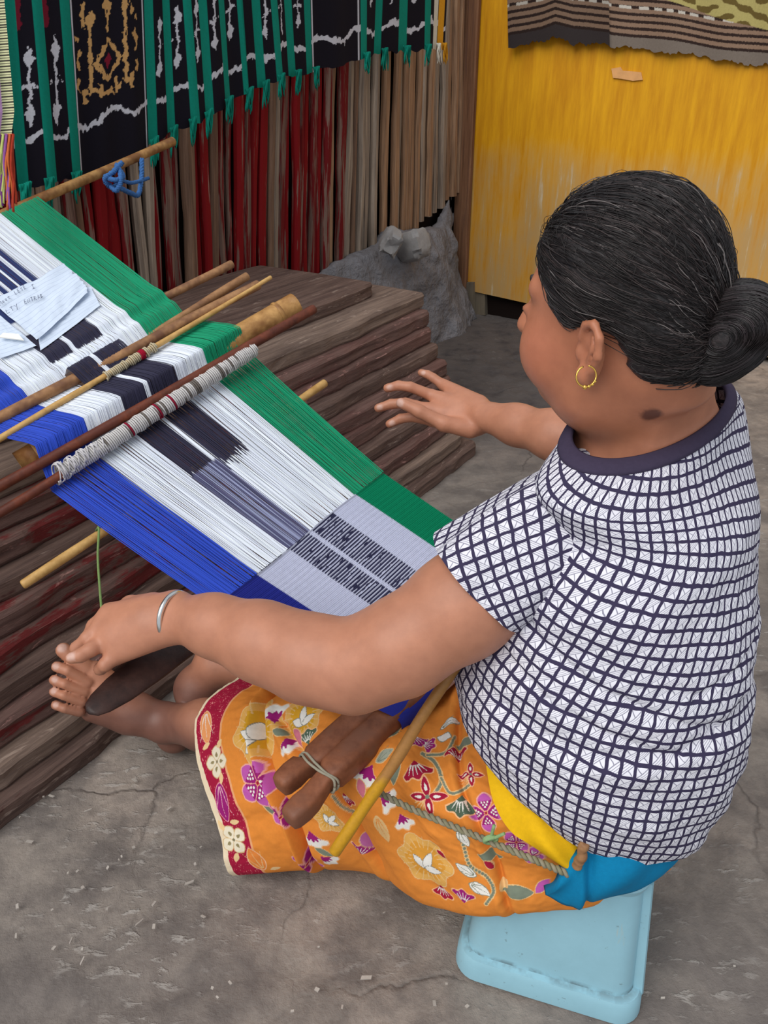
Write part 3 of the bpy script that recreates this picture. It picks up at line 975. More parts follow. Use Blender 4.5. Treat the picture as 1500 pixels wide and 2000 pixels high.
# ---- rods
BAM = wood('bamboo', (150, 106, 58), (196, 150, 92), 0.5, (50, 50, 50), (128, 84, 46))
BAM2 = wood('pale_bamboo', (170, 128, 70), (214, 172, 108), 0.45, (40, 40, 40))
ROD = wood('tan_rod', (132, 92, 62), (178, 134, 92), 0.6, (40, 40, 40), (112, 76, 56))
RED = wood('dark_rod', (72, 36, 26), (124, 62, 40), 0.5, (40, 40, 40), (92, 46, 34))
def rod(name, a, b, r, mat, label, r1=None, seed=1, squash=None, cat='rod'):
    v, f = stick(a, b, r, r1, seed=seed)
    return mk(name, v, f, mat, label=label, cat=cat)
rod('warp_beam', P(-330, 566, 1.425), P(338, 277, 2.02), 0.0108, BAM, 'bamboo pole holding the far end of the warp under the ikat cloth', seed=3, cat='pole')
v, f = tube(line(P(38, 901, 1.355) - CN * 0.008, P(578, 588, 1.545) - CN * 0.008, 30), 0.0228, 28, caps=False)
tb = thing('bamboo_tube', P(38, 901, 1.355), 'thick bamboo tube passing under the warp behind the heddle', 'tube')
k = 28
d = norm(P(578, 588, 1.545) - P(38, 901, 1.355))
V2 = v.copy()
cen0, cen1 = P(38, 901, 1.355) - CN * 0.008, P(578, 588, 1.545) - CN * 0.008
inner0 = cen0 + (v[:k] - cen0) * 0.72; inner1 = cen1 + (v[-k:] - cen1) * 0.72
deep0 = inner0 + d * 0.03; deep1 = inner1 - d * 0.03
nv0 = len(v)
V2 = np.vstack([v, inner0, inner1, deep0, deep1])
F2 = list(f)
for i in range(k):
    j = (i + 1) % k
    F2 += [[i, nv0 + i, nv0 + j, j][::-1], [nv0 - k + i, nv0 - k + j, nv0 + k + j, nv0 + k + i][::-1],
           [nv0 + i, nv0 + 2 * k + i, nv0 + 2 * k + j, nv0 + j][::-1], [nv0 + k + i, nv0 + k + j, nv0 + 3 * k + j, nv0 + 3 * k + i][::-1]]
F2 += [list(range(nv0 + 2 * k, nv0 + 3 * k)), list(range(nv0 + 3 * k, nv0 + 4 * k))[::-1]]
mk('culm', V2, F2, BAM, parent=tb)
for s in (0.06, 0.93):
    c0 = cen0 * (1 - s) + cen1 * s
    vv, ff = tube([c0 - d * 0.004, c0 - d * 0.0015, c0 + d * 0.0015, c0 + d * 0.004], [0.0233, 0.0248, 0.0248, 0.0233], 28, False)
    mk('node_ring', vv, ff, BAM, parent=tb)
off = CN * -0.016
rod('shed_stick', P(-80, 862, 1.36) + off, P(483, 525, 1.56) + off, 0.0078, ROD, 'tan stick under the warp, lower of the two jutting past its green edge', seed=4)
rod('shed_stick', P(-120, 795, 1.38) + off, P(453, 499, 1.575) + off, 0.0078, ROD, 'tan stick under the warp, upper of the two jutting past its green edge', seed=5)
rod('lease_rod', P(-60, 846, 1.34), P(505, 556, 1.545), 0.0095, ROD, 'flat brown rod running under the black band of the warp', seed=6)
a_, b_ = P(-60, 894, 1.31), P(527, 543, 1.55)
t = thing('heddle_stick', a_, 'thin tan stick bound with cream thread over the black band', 'rod')
v, f = stick(a_, b_, 0.0056, 0.0042, seed=7); mk('shaft', v, f, BAM2, parent=t)
YARN = vcol('cotton_cord', 0.9, 0.1, 0.2, 900, 0.25)
def coil(a, b, r, turns, yr, n=10, wob=0.12, seed=0):
    k = turns * n
    s = np.linspace(0, 1, k); an = s * turns * 2 * np.pi
    ax = norm(np.asarray(b) - np.asarray(a))
    e1 = norm(np.cross(ax, [0, 0, 1.0])); e2 = np.cross(ax, e1)
    rr = r * (1 + wob * vnoise(s[:, None] * turns * 0.7, seed))
    pts = np.asarray(a) * (1 - s)[:, None] + np.asarray(b) * s[:, None] + rr[:, None] * (np.cos(an)[:, None] * e1 + np.sin(an)[:, None] * e2)
    return tube(pts, yr, 5)
q0 = a_ * (1 - 0.41) + b_ * 0.41; q1 = a_ * (1 - 0.58) + b_ * 0.58
v, f = coil(q0, q1, 0.0065, 30, 0.0015, seed=3, wob=0.4); 
mk('thread_binding', v, f, YARN, parent=t, col=np.broadcast_to(lin((206, 192, 162)), v.shape))
q2 = a_ * (1 - 0.525) + b_ * 0.525; q3 = a_ * (1 - 0.54) + b_ * 0.54
v, f = coil(q2, q3, 0.0075, 4, 0.0014, seed=4); mk('red_thread', v, f, YARN, parent=t, col=np.broadcast_to(lin((168, 26, 52)), v.shape))
rod('lath', P(-60, 982, 1.268), P(612, 603, 1.515), 0.0088, RED, 'dark reddish brown lath lying across the warp beside the heddle', seed=8)
a_, b_ = P(-60, 1040, 1.245), P(497, 681, 1.468)
t = thing('heddle_rod', a_, 'heddle rod closely wound with white thread across the warp', 'heddle')
v, f = stick(a_, b_, 0.0078, 0.0065, seed=9); mk('shaft', v, f, RED, parent=t)
h0 = a_ * (1 - 0.285) + b_ * 0.285
v, f = coil(h0, b_, 0.0125, 112, 0.0017, 10, 0.10, seed=6)
cc = np.broadcast_to(lin((214, 210, 208)), v.shape).copy()
ss = np.linspace(0, 1, len(v)); cc[(vnoise(ss[:, None] * 90, 6) > 0.55)] = lin((120, 112, 106))
cc[(np.abs(ss - 0.47) < 0.006) | (np.abs(ss - 0.545) < 0.006) | (np.abs(ss - .33) < .004)] = lin((150, 30, 56))
mk('heddle_thread', v, f, YARN, parent=t, col=cc)
# the loose loops at the near end
a2 = Acc()
for i in range(26):
    s = 0.27 + 0.006 * i
    c0 = a_ * (1 - s) + b_ * s
    ax = norm(b_ - a_); e1 = norm(np.cross(ax, CN)); r = 0.013 + 0.003 * rng.random() - 0.00018 * i
    an = np.linspace(0, 2 * np.pi, 22)
    pts = c0 + CN * 0.004 + ax * (0.008 * np.sin(an * 0.5 + i))[:, None] + r * (np.cos(an)[:, None] * e1 + np.sin(an)[:, None] * CN * 1.15)
    v, f = tube(pts, 0.0011, 5); a2.add(v, f)
v, f = a2.get(); mk('heddle_loops', v, f, YARN, parent=t, col=np.broadcast_to(lin((216, 212, 214)), v.shape))
rod('tension_stick', P(44, 1141, 1.262) , P(634, 748, 1.545), 0.0075, BAM2, 'pale flat stick running beneath the warp, end poking out by the planks', seed=11)
# green thread
pts = spl([0, .05, .3, .65, 1], [P(188, 1036, 1.25), P(193, 1030, 1.243), P(191, 1085, 1.235), P(195, 1150, 1.20), P(201, 1222, 1.13)], np.linspace(0, 1, 30))
v, f = tube(pts, 0.0019, 6); mk('green_thread', v, f, YARN, col=np.broadcast_to(lin((126, 152, 92)), v.shape), label='green thread hanging from the pale stick to the weaver\'s left hand', cat='thread')

# blue rope tying the pole
a2 = Acc()
BR = lin((74, 122, 186))
def rope(pts, r, tw=1.0):
    pts = spl(np.linspace(0, 1, len(pts)), pts, np.linspace(0, 1, 40))
    t_, n_, b_ = frames(pts)
    for q in (0, 2.1, 4.2):
        an = np.linspace(0, 2 * np.pi * 9 * tw, 40) + q
        v, f = tube(pts + r * 0.55 * (np.cos(an)[:, None] * n_ + np.sin(an)[:, None] * b_), r * 0.62, 5); a2.add(v, f)
DR = 1.80
rope([P(238, 318, DR + .03), P(222, 335, DR - .02), P(205, 350, DR - .02), P(218, 366, DR), P(238, 356, DR + .02)], 0.0055)
rope([P(228, 322, DR + .03), P(236, 345, DR - .02), P(228, 372, DR - .02), P(212, 360, DR)], 0.0055)
rope([P(205, 345, DR - .01), P(225, 352, DR - .03), P(240, 345, DR), P(232, 330, DR)], 0.0055)
rope([P(236, 368, DR), P(255, 377, DR + .05), P(270, 380, DR + .10), P(276, 350, DR + .12), P(277, 310, DR + .12)], 0.0055)
rope([P(236, 352, DR), P(255, 357, DR + .05), P(272, 354, DR + .1), P(290, 348, DR + .2)], 0.004)
v, f = a2.get()
mk('rope', v, f, YARN, col=np.broadcast_to(BR, v.shape), label='blue rope knotted round the bamboo pole under the ikat cloth', cat='rope')

# sword (beater) held in the left hand, lying in the shed
SWD = wood('dark_sword', (38, 24, 22), (70, 46, 40), 0.45, (30, 30, 30))
FLp = warp(np.array([0.0]), np.array([1.02]))[0]; FRp = warp(np.array([1.0]), np.array([1.02]))[0]
dS = norm(FLp - FRp)
tip = P(172, 1392, 1.06)
far = FLp - dS * 0.30 - CN * 0.025
ax = norm(far - tip); L = np.linalg.norm(far - tip)
side = norm(np.cross(ax, CN)); nrm = np.cross(side, ax)
prof = [(0, 0.004, 0.002), (0.006, 0.013, 0.004), (0.02, 0.019, 0.006), (0.05, 0.0245, 0.008), (0.10, 0.0275, 0.009), (0.18, 0.0275, 0.009), (0.26, 0.024, 0.007), (0.34, 0.018, 0.0035), (L * 0.9, 0.016, 0.003), (L, 0.006, 0.002)]
rows = []
for s, w_, th_ in prof:
    for an in np.linspace(0, 2 * np.pi, 16, endpoint=False):
        rows.append(tip + ax * s + side * w_ * np.cos(an) + nrm * th_ * np.sin(an) - nrm * 0.012 * min(1, s / 0.2))
F = gridF(len(prof), 16, True).tolist() + [list(range(16))[::-1], [(len(prof) - 1) * 16 + i for i in range(16)]]
mk('weaving_sword', np.array(rows), F, SWD, label='dark wooden weaving sword held in the left hand above the foot', cat='beater')

# ---- notes lying on the warp
gu = np.linspace(-0.1, 1.05, 150); gv = np.linspace(0.9, 7.2, 600)
GU, GV = np.meshgrid(gu, gv)
GP = proj(warp(GU, GV))
def on_cloth(px, py, lift=0.004):
    i = np.argmin((GP[..., 0] - px) ** 2 + (GP[..., 1] - py) ** 2)
    d = GP[..., 2].ravel()[i]
    return P(px, py, d) + CN * lift

PAPER = M('lined_paper', 0.85, 0.2)
uvn = PAPER.attr('uvp'); sy = PAPER.sep(uvn)
lw = PAPER.math('FRACT', PAPER.math('MULTIPLY', sy[1], 11.0))
PAPER.color(PAPER.mix(PAPER.ramp(lw, [(0.0, 1.0), (0.05, 1.0), (0.09, 0.0)]), lin((214, 226, 244)), lin((178, 190, 216))))
PAPER = PAPER.m
def note(name, quad, n, label, crump, rag=0.0, lift=0.006):
    """quad: TL, TR, BR, BL pixel corners"""
    q = np.array(quad, float)
    s = np.linspace(0, 1, n)
    V = []; UV = []
    for j, b in enumerate(s):
        for i, a in enumerate(s):
            aa = a
            if rag: aa = a * (1 - rag * (0.35 + 0.5 * vnoise(np.array([[b * 7.0]]), 13)[0] + .25 * vnoise(np.array([[b * 21.0]]), 14)[0]))
            p = (q[0] * (1 - aa) + q[1] * aa) * (1 - b) + (q[3] * (1 - aa) + q[2] * aa) * b
            cr = crump * fbm(np.array([[a * 3.2, b * 3.2]]), 15, 3)[0]
            V.append(on_cloth(p[0], p[1], lift + crump * 0.7 + cr)); UV.append((aa, b))
    return mk(name, np.array(V), gridF(n, n), PAPER, uv=np.array(UV), label=label, cat='paper')
note('paper_note', [(60, 575), (178, 565), (196, 600), (80, 690)], 24, 'blank lower sheet of paper peeping out from under the handwritten note', 0.003, lift=0.002)
nt1 = note('paper_note', [(-14, 599), (130, 526), (178, 576), (74, 678)], 34, 'crumpled sheet of lined paper with handwriting on the warp', 0.0055, 0.10, 0.008)
note('paper_note', [(-30, 628), (2, 622), (72, 680), (0, 706)], 20, 'plain paper sheet at the left frame edge below the handwritten note', 0.002, lift=0.004)
q = [on_cloth(0, 671, 0.012), on_cloth(9, 663, 0.012), on_cloth(38, 665, 0.012), on_cloth(49, 677, 0.012)]
q = np.array(q); V = np.vstack([q, q + CN * 0.002])
mk('paper_scrap', V, [[0, 1, 2, 3], [4, 5, 6, 7][::-1], [0, 1, 5, 4], [1, 2, 6, 5], [2, 3, 7, 6], [3, 0, 4, 7]], plain('white_card', (250, 248, 240), 0.8, 0.2, 0.02, 20, 0), smooth=False,
   label='small white folded scrap on the plain paper at left', cat='paper')
# the handwriting: strokes of ink on the note
GL = {'M': [[(0, 0), (0.1, 1), (.45, .4), (.8, 1), (.9, 0)]], 'O': [[(.4, 0), (.05, .3), (.3, .7), (.65, .4), (.4, 0)]], 'Z': [[(.05, .6), (.7, .65), (.1, 0), (.8, 0)]],
      'L': [[(.1, 1), (0, 0), (.6, .05)]], 'E': [[(.6, 1), (.1, .95), (0, 0), (.6, .05)], [(.05, .5), (.5, .55)]], 'S': [[(.6, .7), (.2, .75), (.15, .5), (.5, .3), (.1, .0)]],
      'I': [[(.1, 1), (.7, 1)], [(.4, 1), (.35, 0)], [(.05, 0), (.7, 0)]], 'T': [[(0, 1), (.8, 1)], [(.4, 1), (.35, 0)]], 'Y': [[(0, 1), (.35, .5)], [(.8, 1), (.2, -.4)]],
      'N': [[(0, 0), (.05, .9), (.6, .1), (.7, 1)]], 'R': [[(0, 0), (.1, 1), (.6, .8), (.1, .5), (.7, 0)]], 'A': [[(0, 0), (.4, 1), (.75, 0)], [(.15, .4), (.6, .4)]], 'B': [[(0, 0), (.05, 1), (.5, .8), (.1, .5), (.6, .25), (0, 0)]], ' ': []}
a2 = Acc()
def write(txt, x0, y0, x1, y1, hpx):
    d = np.array([x1 - x0, y1 - y0]); L = np.hypot(*d); e = d / L; up = np.array([e[1], -e[0]])
    if up[1] > 0: up = -up
    step = L / len(txt)
    for i, ch in enumerate(txt):
        o = np.array([x0, y0]) + e * step * i
        for st in GL[ch]:
            pts = [on_cloth(*(o + e * a * step * 0.85 + up * b * hpx), 0.0172) for a, b in st]
            pts = np.array(pts)
            if len(pts) == 2: pts = line(pts[0], pts[1], 4)
            v, f = tube(pts, 0.00042, 4); a2.add(v, f)
write('MOOZ', 4, 613, 26, 597, 7); write('LESE', 34, 592, 57, 578, 8); write('I', 66, 581, 75, 577, 8)
write('LTY', 18, 629, 42, 615, 8); write('ENTRAB', 52, 610, 90, 596, 8)
v, f = a2.get()
mk('handwriting', v, f, plain('pencil_ink', (92, 98, 124), 0.9, 0.1, 0.1, 20, 0), parent=nt1, label='faint pencilled capitals in two lines')

# ================================================================== stool
PLA = M('blue_plastic', 0.38, 0.5)
co = PLA.coord('Object', (1, 1, 1))
s1 = PLA.noise(co, 14, 5, 0.7); s2 = PLA.noise(co, 70, 3, 0.6)
c = PLA.mix(PLA.ramp(s1, [(0.35, 0.0), (0.75, 0.35)]), lin((150, 196, 212)), lin((126, 168, 182)))
c = PLA.mix(PLA.ramp(s2, [(0.68, 0.0), (0.74, 0.6)]), c, lin((96, 110, 118)))
gz = PLA.attr('uvp'); gz = PLA.sep(gz)[2]
band = PLA.math('MULTIPLY', PLA.ramp(gz, [(0.0395, 0.0), (0.042, 1.0), (0.045, 1.0), (0.049, 0.0)]), PLA.ramp(PLA.noise(co, 40, 3), [(0.4, 0.0), (0.6, 0.8)]))
c = PLA.mix(band, c, lin((88, 96, 98)))
sc_ = PLA.noise(PLA.coord('Object', (60, 60, 9), (0, 0.6, 0.3)), 1.0, 3, 0.6)
c = PLA.mix(PLA.ramp(sc_, [(0.70, 0.0), (0.76, 0.55)]), c, lin((176, 186, 178)))
PLA.color(c); PLA = PLA.m
E1 = norm([0.951, -0.308, 0]); E2 = np.array([-E1[1], E1[0], 0])
SC = np.array([0.268, 0.815, 0.0])
def rrect(hx, hy, r, z, n=8, cx=0.0, cy=0.0):
    pts = []
    for (sx, sy, a0) in [(1, 1, 0), (-1, 1, 90), (-1, -1, 180), (1, -1, 270)]:
        for k in range(n):
            a = math.radians(a0 + 90 * k / (n - 1))
            pts.append((cx + sx * (hx - r) + r * math.cos(a), cy + sy * (hy - r) + r * math.sin(a), z))
    return pts
def stool_loft(sections, cap0=False, cap1=False):
    V = []
    for s in sections:
        for (x, y, z) in rrect(*s): V.append(SC + E1 * x + E2 * y + np.array([0, 0, z]))
    k = 32
    F = gridF(len(sections), k, True).tolist()
    if cap0: F.append(list(range(k))[::-1])
    if cap1: F.append([(len(sections) - 1) * k + i for i in range(k)])
    return np.array(V), F
t = thing('plastic_stool', SC, 'light blue plastic stool that the weaver sits on', 'stool')
v, f = stool_loft([(0.122, 0.112, 0.03, 0.036), (0.1213, 0.1113, 0.03, 0.044), (0.1206, 0.1106, 0.03, 0.05), (0.108, 0.098, 0.032, 0.225), (0.104, 0.094, 0.034, 0.24)])
mk('body', v, f, PLA, parent=t, sharp=40, uv=v)
v, f = stool_loft([(0.104, 0.094, 0.034, 0.238), (0.112, 0.102, 0.036, 0.240), (0.114, 0.104, 0.037, 0.25), (0.108, 0.098, 0.036, 0.258), (0.06, 0.055, 0.03, 0.26)], False, True)
mk('seat', v, f, PLA, parent=t, sharp=40, uv=v)
v, f = stool_loft([(0.121, 0.111, 0.03, 0.042), (0.130, 0.120, 0.034, 0.040), (0.134, 0.124, 0.036, 0.032), (0.136, 0.126, 0.037, 0.002), (0.124, 0.114, 0.034, 0.002), (0.121, 0.111, 0.03, 0.034)])
mk('base_rim', v, f, PLA, parent=t, sharp=35, uv=v)
for sy in (-1, 1):                      # moulded flanges up the corners of the right-hand side
    rows = []
    for z in np.linspace(0.03, 0.24, 12):
        w_ = np.interp(z, [0.03, 0.24], [0.122, 0.104]); h_ = np.interp(z, [0.03, 0.24], [0.112, 0.094])
        for (dx, dy) in [(-0.004, 0), (0.012, 0), (0.014, -0.004 * sy), (0.014, -0.012 * sy), (-0.004, -0.012 * sy)]:
            rows.append(SC + E1 * (w_ + dx) + E2 * (sy * (h_ - 0.022) + dy) + np.array([0, 0, z]))
    mk('flange', np.array(rows), gridF(12, 5, True).tolist() + [[0, 1, 2, 3, 4], [59, 58, 57, 56, 55]], PLA, parent=t, smooth=False)

# ================================================================== breast beam in the lap
BEAM = wood('beam_wood', (104, 60, 40), (150, 94, 66), 0.5, (30, 30, 30), (124, 80, 60))
b0 = P(566, 1558, 1.105); b1 = SR[0] + norm(SR[0] - b0) * 0.10
dB = norm(b1 - b0); LB = np.linalg.norm(b1 - b0)
sB = norm(np.cross(dB, [0, 0, 1.0])); sB = sB if sB[0] > 0 else -sB
uB = norm(np.cross(sB, dB)); uB = uB if uB[2] > 0 else -uB
t = thing('breast_beam', b0, 'brown split wooden breast beam across the lap, tied with cord', 'beam')
for sgn, o0, nm in ((-1, 0.0, 'bar'), (1, 0.022, 'bar')):
    prof = [(-0.001, 0.008), (0.001, 0.0135), (0.007, 0.0160), (0.024, 0.0175), (0.040, 0.0165), (0.050, 0.0140), (0.056, 0.0165), (0.064, 0.0205), (0.10, 0.0215), (LB, 0.021)]
    rows = []
    for s, r in prof:
        for an in np.linspace(0, 2 * np.pi, 20, endpoint=False):
            ca, sa = math.cos(an), math.sin(an)
            x = r * 0.95 * np.sign(ca) * abs(ca) ** 0.5; y = r * np.sign(sa) * abs(sa) ** 0.5
            spread = 0.0170 + (0.0035 if s < 0.05 else 0.0)
            rows.append(b0 + dB * (s - o0 * (1 if s < 0.05 else 0)) + sB * (sgn * spread + x) + uB * (y + (-0.006 * sgn if s < .05 else 0)))
    mk(nm, np.array(rows), gridF(len(prof), 20, True).tolist() + [list(range(20))[::-1], [(len(prof) - 1) * 20 + i for i in range(20)]], BEAM, parent=t)
a2 = Acc()
for q in range(2):
    an = np.linspace(0, 2 * np.pi, 40)
    c0 = b0 + dB * (0.050 + 0.0045 * q)
    pts = c0 + sB * (0.0365 * np.sign(np.cos(an)) * np.abs(np.cos(an)) ** 0.7)[:, None] + uB * (0.018 * np.sign(np.sin(an)) * np.abs(np.sin(an)) ** 0.7)[:, None] + dB * (0.003 * np.sin(an * 3 + q))[:, None]
    v, f = tube(pts, 0.0020, 6); a2.add(v, f)
v, f = a2.get(); mk('lashing', v, f, YARN, parent=t, col=np.broadcast_to(lin((164, 158, 140)), v.shape))

# the finished cloth rolled round the beam
nu_, ns_ = 160, 28
uu_ = np.linspace(0, 1, nu_); c0_ = b0 + dB * ((SL[0] - b0) @ dB); c1_ = b0 + dB * ((SR[0] - b0) @ dB)
an = np.linspace(0, 2 * np.pi, ns_, endpoint=False)
rows = []
for q in uu_:
    c_ = c0_ * (1 - q) + c1_ * q
    rows.append(c_ + sB * (0.0415 * np.sign(np.cos(an)) * np.abs(np.cos(an)) ** 0.8)[:, None] + uB * ((0.0255 + 0.0008 * math.sin(q * 40)) * np.sign(np.sin(an)) * np.abs(np.sin(an)) ** 0.8)[:, None] + dB * (0.006 * np.sin(an * 2 + 1))[:, None])
Cr = np.empty((nu_, ns_, 3)); Cr[:] = lin((206, 210, 232)); Cr[uu_ < uE[0]] = lin((44, 52, 148)); Cr[uu_ > uE[5]] = lin((10, 128, 88)); Cr[(uu_ > uE[1]) & (uu_ < uE[4])] = lin((120, 122, 150))
mk('cloth_roll', np.array(rows).reshape(-1, 3), gridF(nu_, ns_, True), bpy.data.materials['woven_cotton'], parent=loom_cloth, col=Cr.reshape(-1, 3))

# back-strap cord and cloth strap
a2 = Acc()
cp = [P(724, 1540, 1.09), P(800, 1578, 1.085), P(880, 1612, 1.06), P(960, 1645, 1.03), P(1040, 1678, 1.005), P(1112, 1708, 1.0)]
pts = spl(np.linspace(0, 1, 6), cp, np.linspace(0, 1, 90))
t_, n_, bb_ = frames(pts)
cs = []
for q, cc in ((0, (142, 138, 112)), (np.pi, (156, 148, 126))):
    an = np.linspace(0, 2 * np.pi * 16, 90) + q
    v, f = tube(pts + 0.0026 * (np.cos(an)[:, None] * n_ + np.sin(an)[:, None] * bb_), 0.0027, 6); a2.add(v, f, lin(cc))
kn = P(958, 1640, 1.025)
for q in range(3):
    an = np.linspace(0, 2 * np.pi, 20); e1 = norm([1, .2 * q, .5 - .4 * q]); e2 = norm(np.cross(e1, [0.2, 1, 0.3]))
    v, f = tube(kn + 0.008 * (np.cos(an)[:, None] * e1 + np.sin(an)[:, None] * e2), 0.0024, 6); a2.add(v, f, lin((150, 182, 130)))
for tgt in ((965, 1612), (985, 1628)):
    v, f = tube(line(kn, P(*tgt, 1.01), 6), 0.0022, 6); a2.add(v, f, lin((150, 182, 130)))
v, f = a2.get()
mk('strap_cord', v, f, YARN, col=a2.col(), label='twisted pale cord with a green knot from beam to back strap', cat='cord')

STRAP = vcol('teal_strap_cloth', 0.85, 0.2, 0.3, 700, 0.15)
top = [P(1098, 1690, 1.005), P(1145, 1664, 0.985), P(1205, 1672, 0.975), P(1265, 1668, 0.985), P(1318, 1640, 1.02), P(1372, 1590, 1.10)]
bot = [P(1066, 1752, 1.045), P(1112, 1766, 1.035), P(1180, 1760, 1.03), P(1240, 1738, 1.035), P(1292, 1704, 1.06), P(1345, 1650, 1.13)]
tt_ = np.linspace(0, 1, 60)
T_ = spl(np.linspace(0, 1, 6), top, tt_); B_ = spl(np.linspace(0, 1, 6), bot, tt_)
rows = []
for j, s in enumerate(np.linspace(0, 1, 16)):
    p = T_ * (1 - s) + B_ * s
    out = np.array([0, -1, 0.15]) * 0.012 * math.sin(s * np.pi)
    fold = 0.006 * np.exp(-((tt_ - 0.16 - 0.1 * s) / 0.03) ** 2) - 0.006 * np.exp(-((tt_ - 0.24 - 0.06 * s) / 0.02) ** 2) + 0.003 * np.sin(tt_ * 14 + s * 5)
    rows.append(p + out + np.array([0, -1, 0]) * fold[:, None])
Vf = np.array(rows); Vb = Vf + np.array([0, 0.014, 0])
N = Vf.reshape(-1, 3).shape[0]
V = np.vstack([Vf.reshape(-1, 3), Vb.reshape(-1, 3)])
F = gridF(16, 60).tolist(); F += [[q + N for q in ff[::-1]] for ff in F]
for i in range(59): F += [[i, i + N, i + 1 + N, i + 1], [15 * 60 + i + 1, 15 * 60 + i + 1 + N, 15 * 60 + i + N, 15 * 60 + i]]
for j in range(15): F += [[j * 60, (j + 1) * 60, (j + 1) * 60 + N, j * 60 + N]]
t = thing('back_strap', SC + np.array([0, -0.1, 0.25]), 'teal cloth back strap round the hips below the patterned blouse', 'strap')
mk('strap_cloth', V, F, STRAP, parent=t, col=np.broadcast_to(lin((6, 128, 176)), V.shape))
v, f = stick(P(1128, 1690, 0.985), P(1143, 1652, 0.965), 0.0062, seed=21); mk('toggle', v, f, ROD, parent=t)

v, f = stick(P(656, 1664, 1.085), P(893, 1295, 1.02), 0.0085, 0.0078, seed=22)
ss = (v - P(656, 1664, 1.085)) @ norm(P(893, 1295, 1.02) - P(656, 1664, 1.085))
C = np.where((ss < 0.125 + 0.006 * vnoise(v * 90, 3))[:, None], lin((206, 152, 30)), lin((178, 126, 66)))
mk('bamboo_stick', v, f, vcol('stick_paint', 0.4, 0.4, 0.1, 300, 0.25), col=C, label='tan bamboo stick with a yellow painted end leaning on the lap', cat='stick')

# ================================================================== the weaver
person = thing('person', np.array([0.25, 0.85, 0.0]),
               'woman seated weaving, hair in a bun, navy and white blouse, orange flowered sarong', 'person')
BAZ = math.radians(-57)
BF = np.array([math.sin(BAZ), math.cos(BAZ), 0]); BL = np.array([-BF[1], BF[0], 0]); UP = np.array([0, 0, 1.0])
HAZ = math.radians(-47)
hf = np.array([math.sin(HAZ), math.cos(HAZ), 0])
nod = math.radians(6)
HF = norm(hf * math.cos(nod) - UP * math.sin(nod)); HL = np.array([-hf[1], hf[0], 0]); HU = np.cross(HF, HL)
HO = P(1225, 535, 0.84)
def H(f, l, u): return HO + HF * f + HL * l + HU * u
HA = (HF, HL, HU)

# torso sections: centre, half depth (front-back), half width
TS = [(P(1178, 1500, 1.10), 0.146, 0.135), (P(1170, 1420, 1.08), 0.174, 0.168), (P(1168, 1330, 1.055), 0.184, 0.176),
      (P(1178, 1240, 1.035), 0.177, 0.174), (P(1206, 1150, 1.02), 0.166, 0.178), (P(1238, 1050, 1.0), 0.139, 0.182),
      (P(1266, 962, 0.985), 0.122, 0.166), (P(1298, 890, 0.975), 0.080, 0.135)]

body = Field((-0.68, 0.52, -0.005), (0.56, 1.66, 1.13), 0.0036)
# torso
for i, (c, a, b) in enumerate(TS):
    rz = 0.075 if i < 6 else 0.045
    c = c + BF * (0.0 if i < 5 else 0.012) - UP * (0.0 if i < 6 else 0.02)
    body.ell(c, (BF, BL, UP), (a - 0.036, b - 0.040, rz), 0.03)
# neck and trapezius
NB = P(1292, 828, 0.96)
body.cone(H(-0.035, 0, -0.075), NB, 0.058, 0.062, 0.03)
body.cone(H(-0.02, 0, -0.10), NB + BF * 0.05 - UP * 0.02, 0.050, 0.055, 0.02)
body.ell(P(1274, 806, 0.955) + BF * -0.005 - UP * 0.030, (BF, BL, UP), (0.088, 0.094, 0.046), 0.03)
body.cone(NB - UP * 0.045, TS[6][0] + BL * 0.11 - UP * 0.02, 0.045, 0.035, 0.03)
body.cone(NB - UP * 0.045, TS[6][0] - BL * 0.11 - UP * 0.02, 0.045, 0.035, 0.03)
# head
body.ell(H(0, 0, -0.002), HA, (0.0945, 0.078, 0.086), 0.02)
body.ell(H(0.032, 0, -0.060), HA, (0.072, 0.066, 0.085), 0.03)
body.ell(H(0.034, 0, -0.112), HA, (0.056, 0.052, 0.046), 0.03)
body.ell(H(0.02, 0, -0.135), HA, (0.045, 0.045, 0.034), 0.03)       # soft under the chin
body.ell(H(0.082, 0, -0.128), HA, (0.018, 0.022, 0.016), 0.02)      # chin
for s in (-1, 1):
    body.ell(H(0.064, 0.038 * s, -0.078), HA, (0.037, 0.030, 0.040), 0.02)      # cheek
    body.cone(H(0.088, 0.012 * s, -0.012), H(0.074, 0.050 * s, -0.010), 0.011, 0.010, 0.012)   # brow
    body.ell(H(0.0905, 0.031 * s, -0.034), HA, (0.013, 0.017, 0.010), 0.006)    # lids
    body.ell(H(0.100, 0.031 * s, -0.024), HA, (0.010, 0.016, 0.005), 0.008, True)
body.cone(H(0.100, 0, -0.022), H(0.122, 0, -0.062), 0.008, 0.012, 0.012)
for s in (-1, 1): body.ell(H(0.108, 0.013 * s, -0.066), HA, (0.011, 0.009, 0.008), 0.008)
body.cone(H(0.101, -0.018, -0.094), H(0.101, 0.018, -0.094), 0.006, 0.006, 0.008)
body.cone(H(0.098, -0.015, -0.105), H(0.098, 0.015, -0.105), 0.007, 0.007, 0.008)
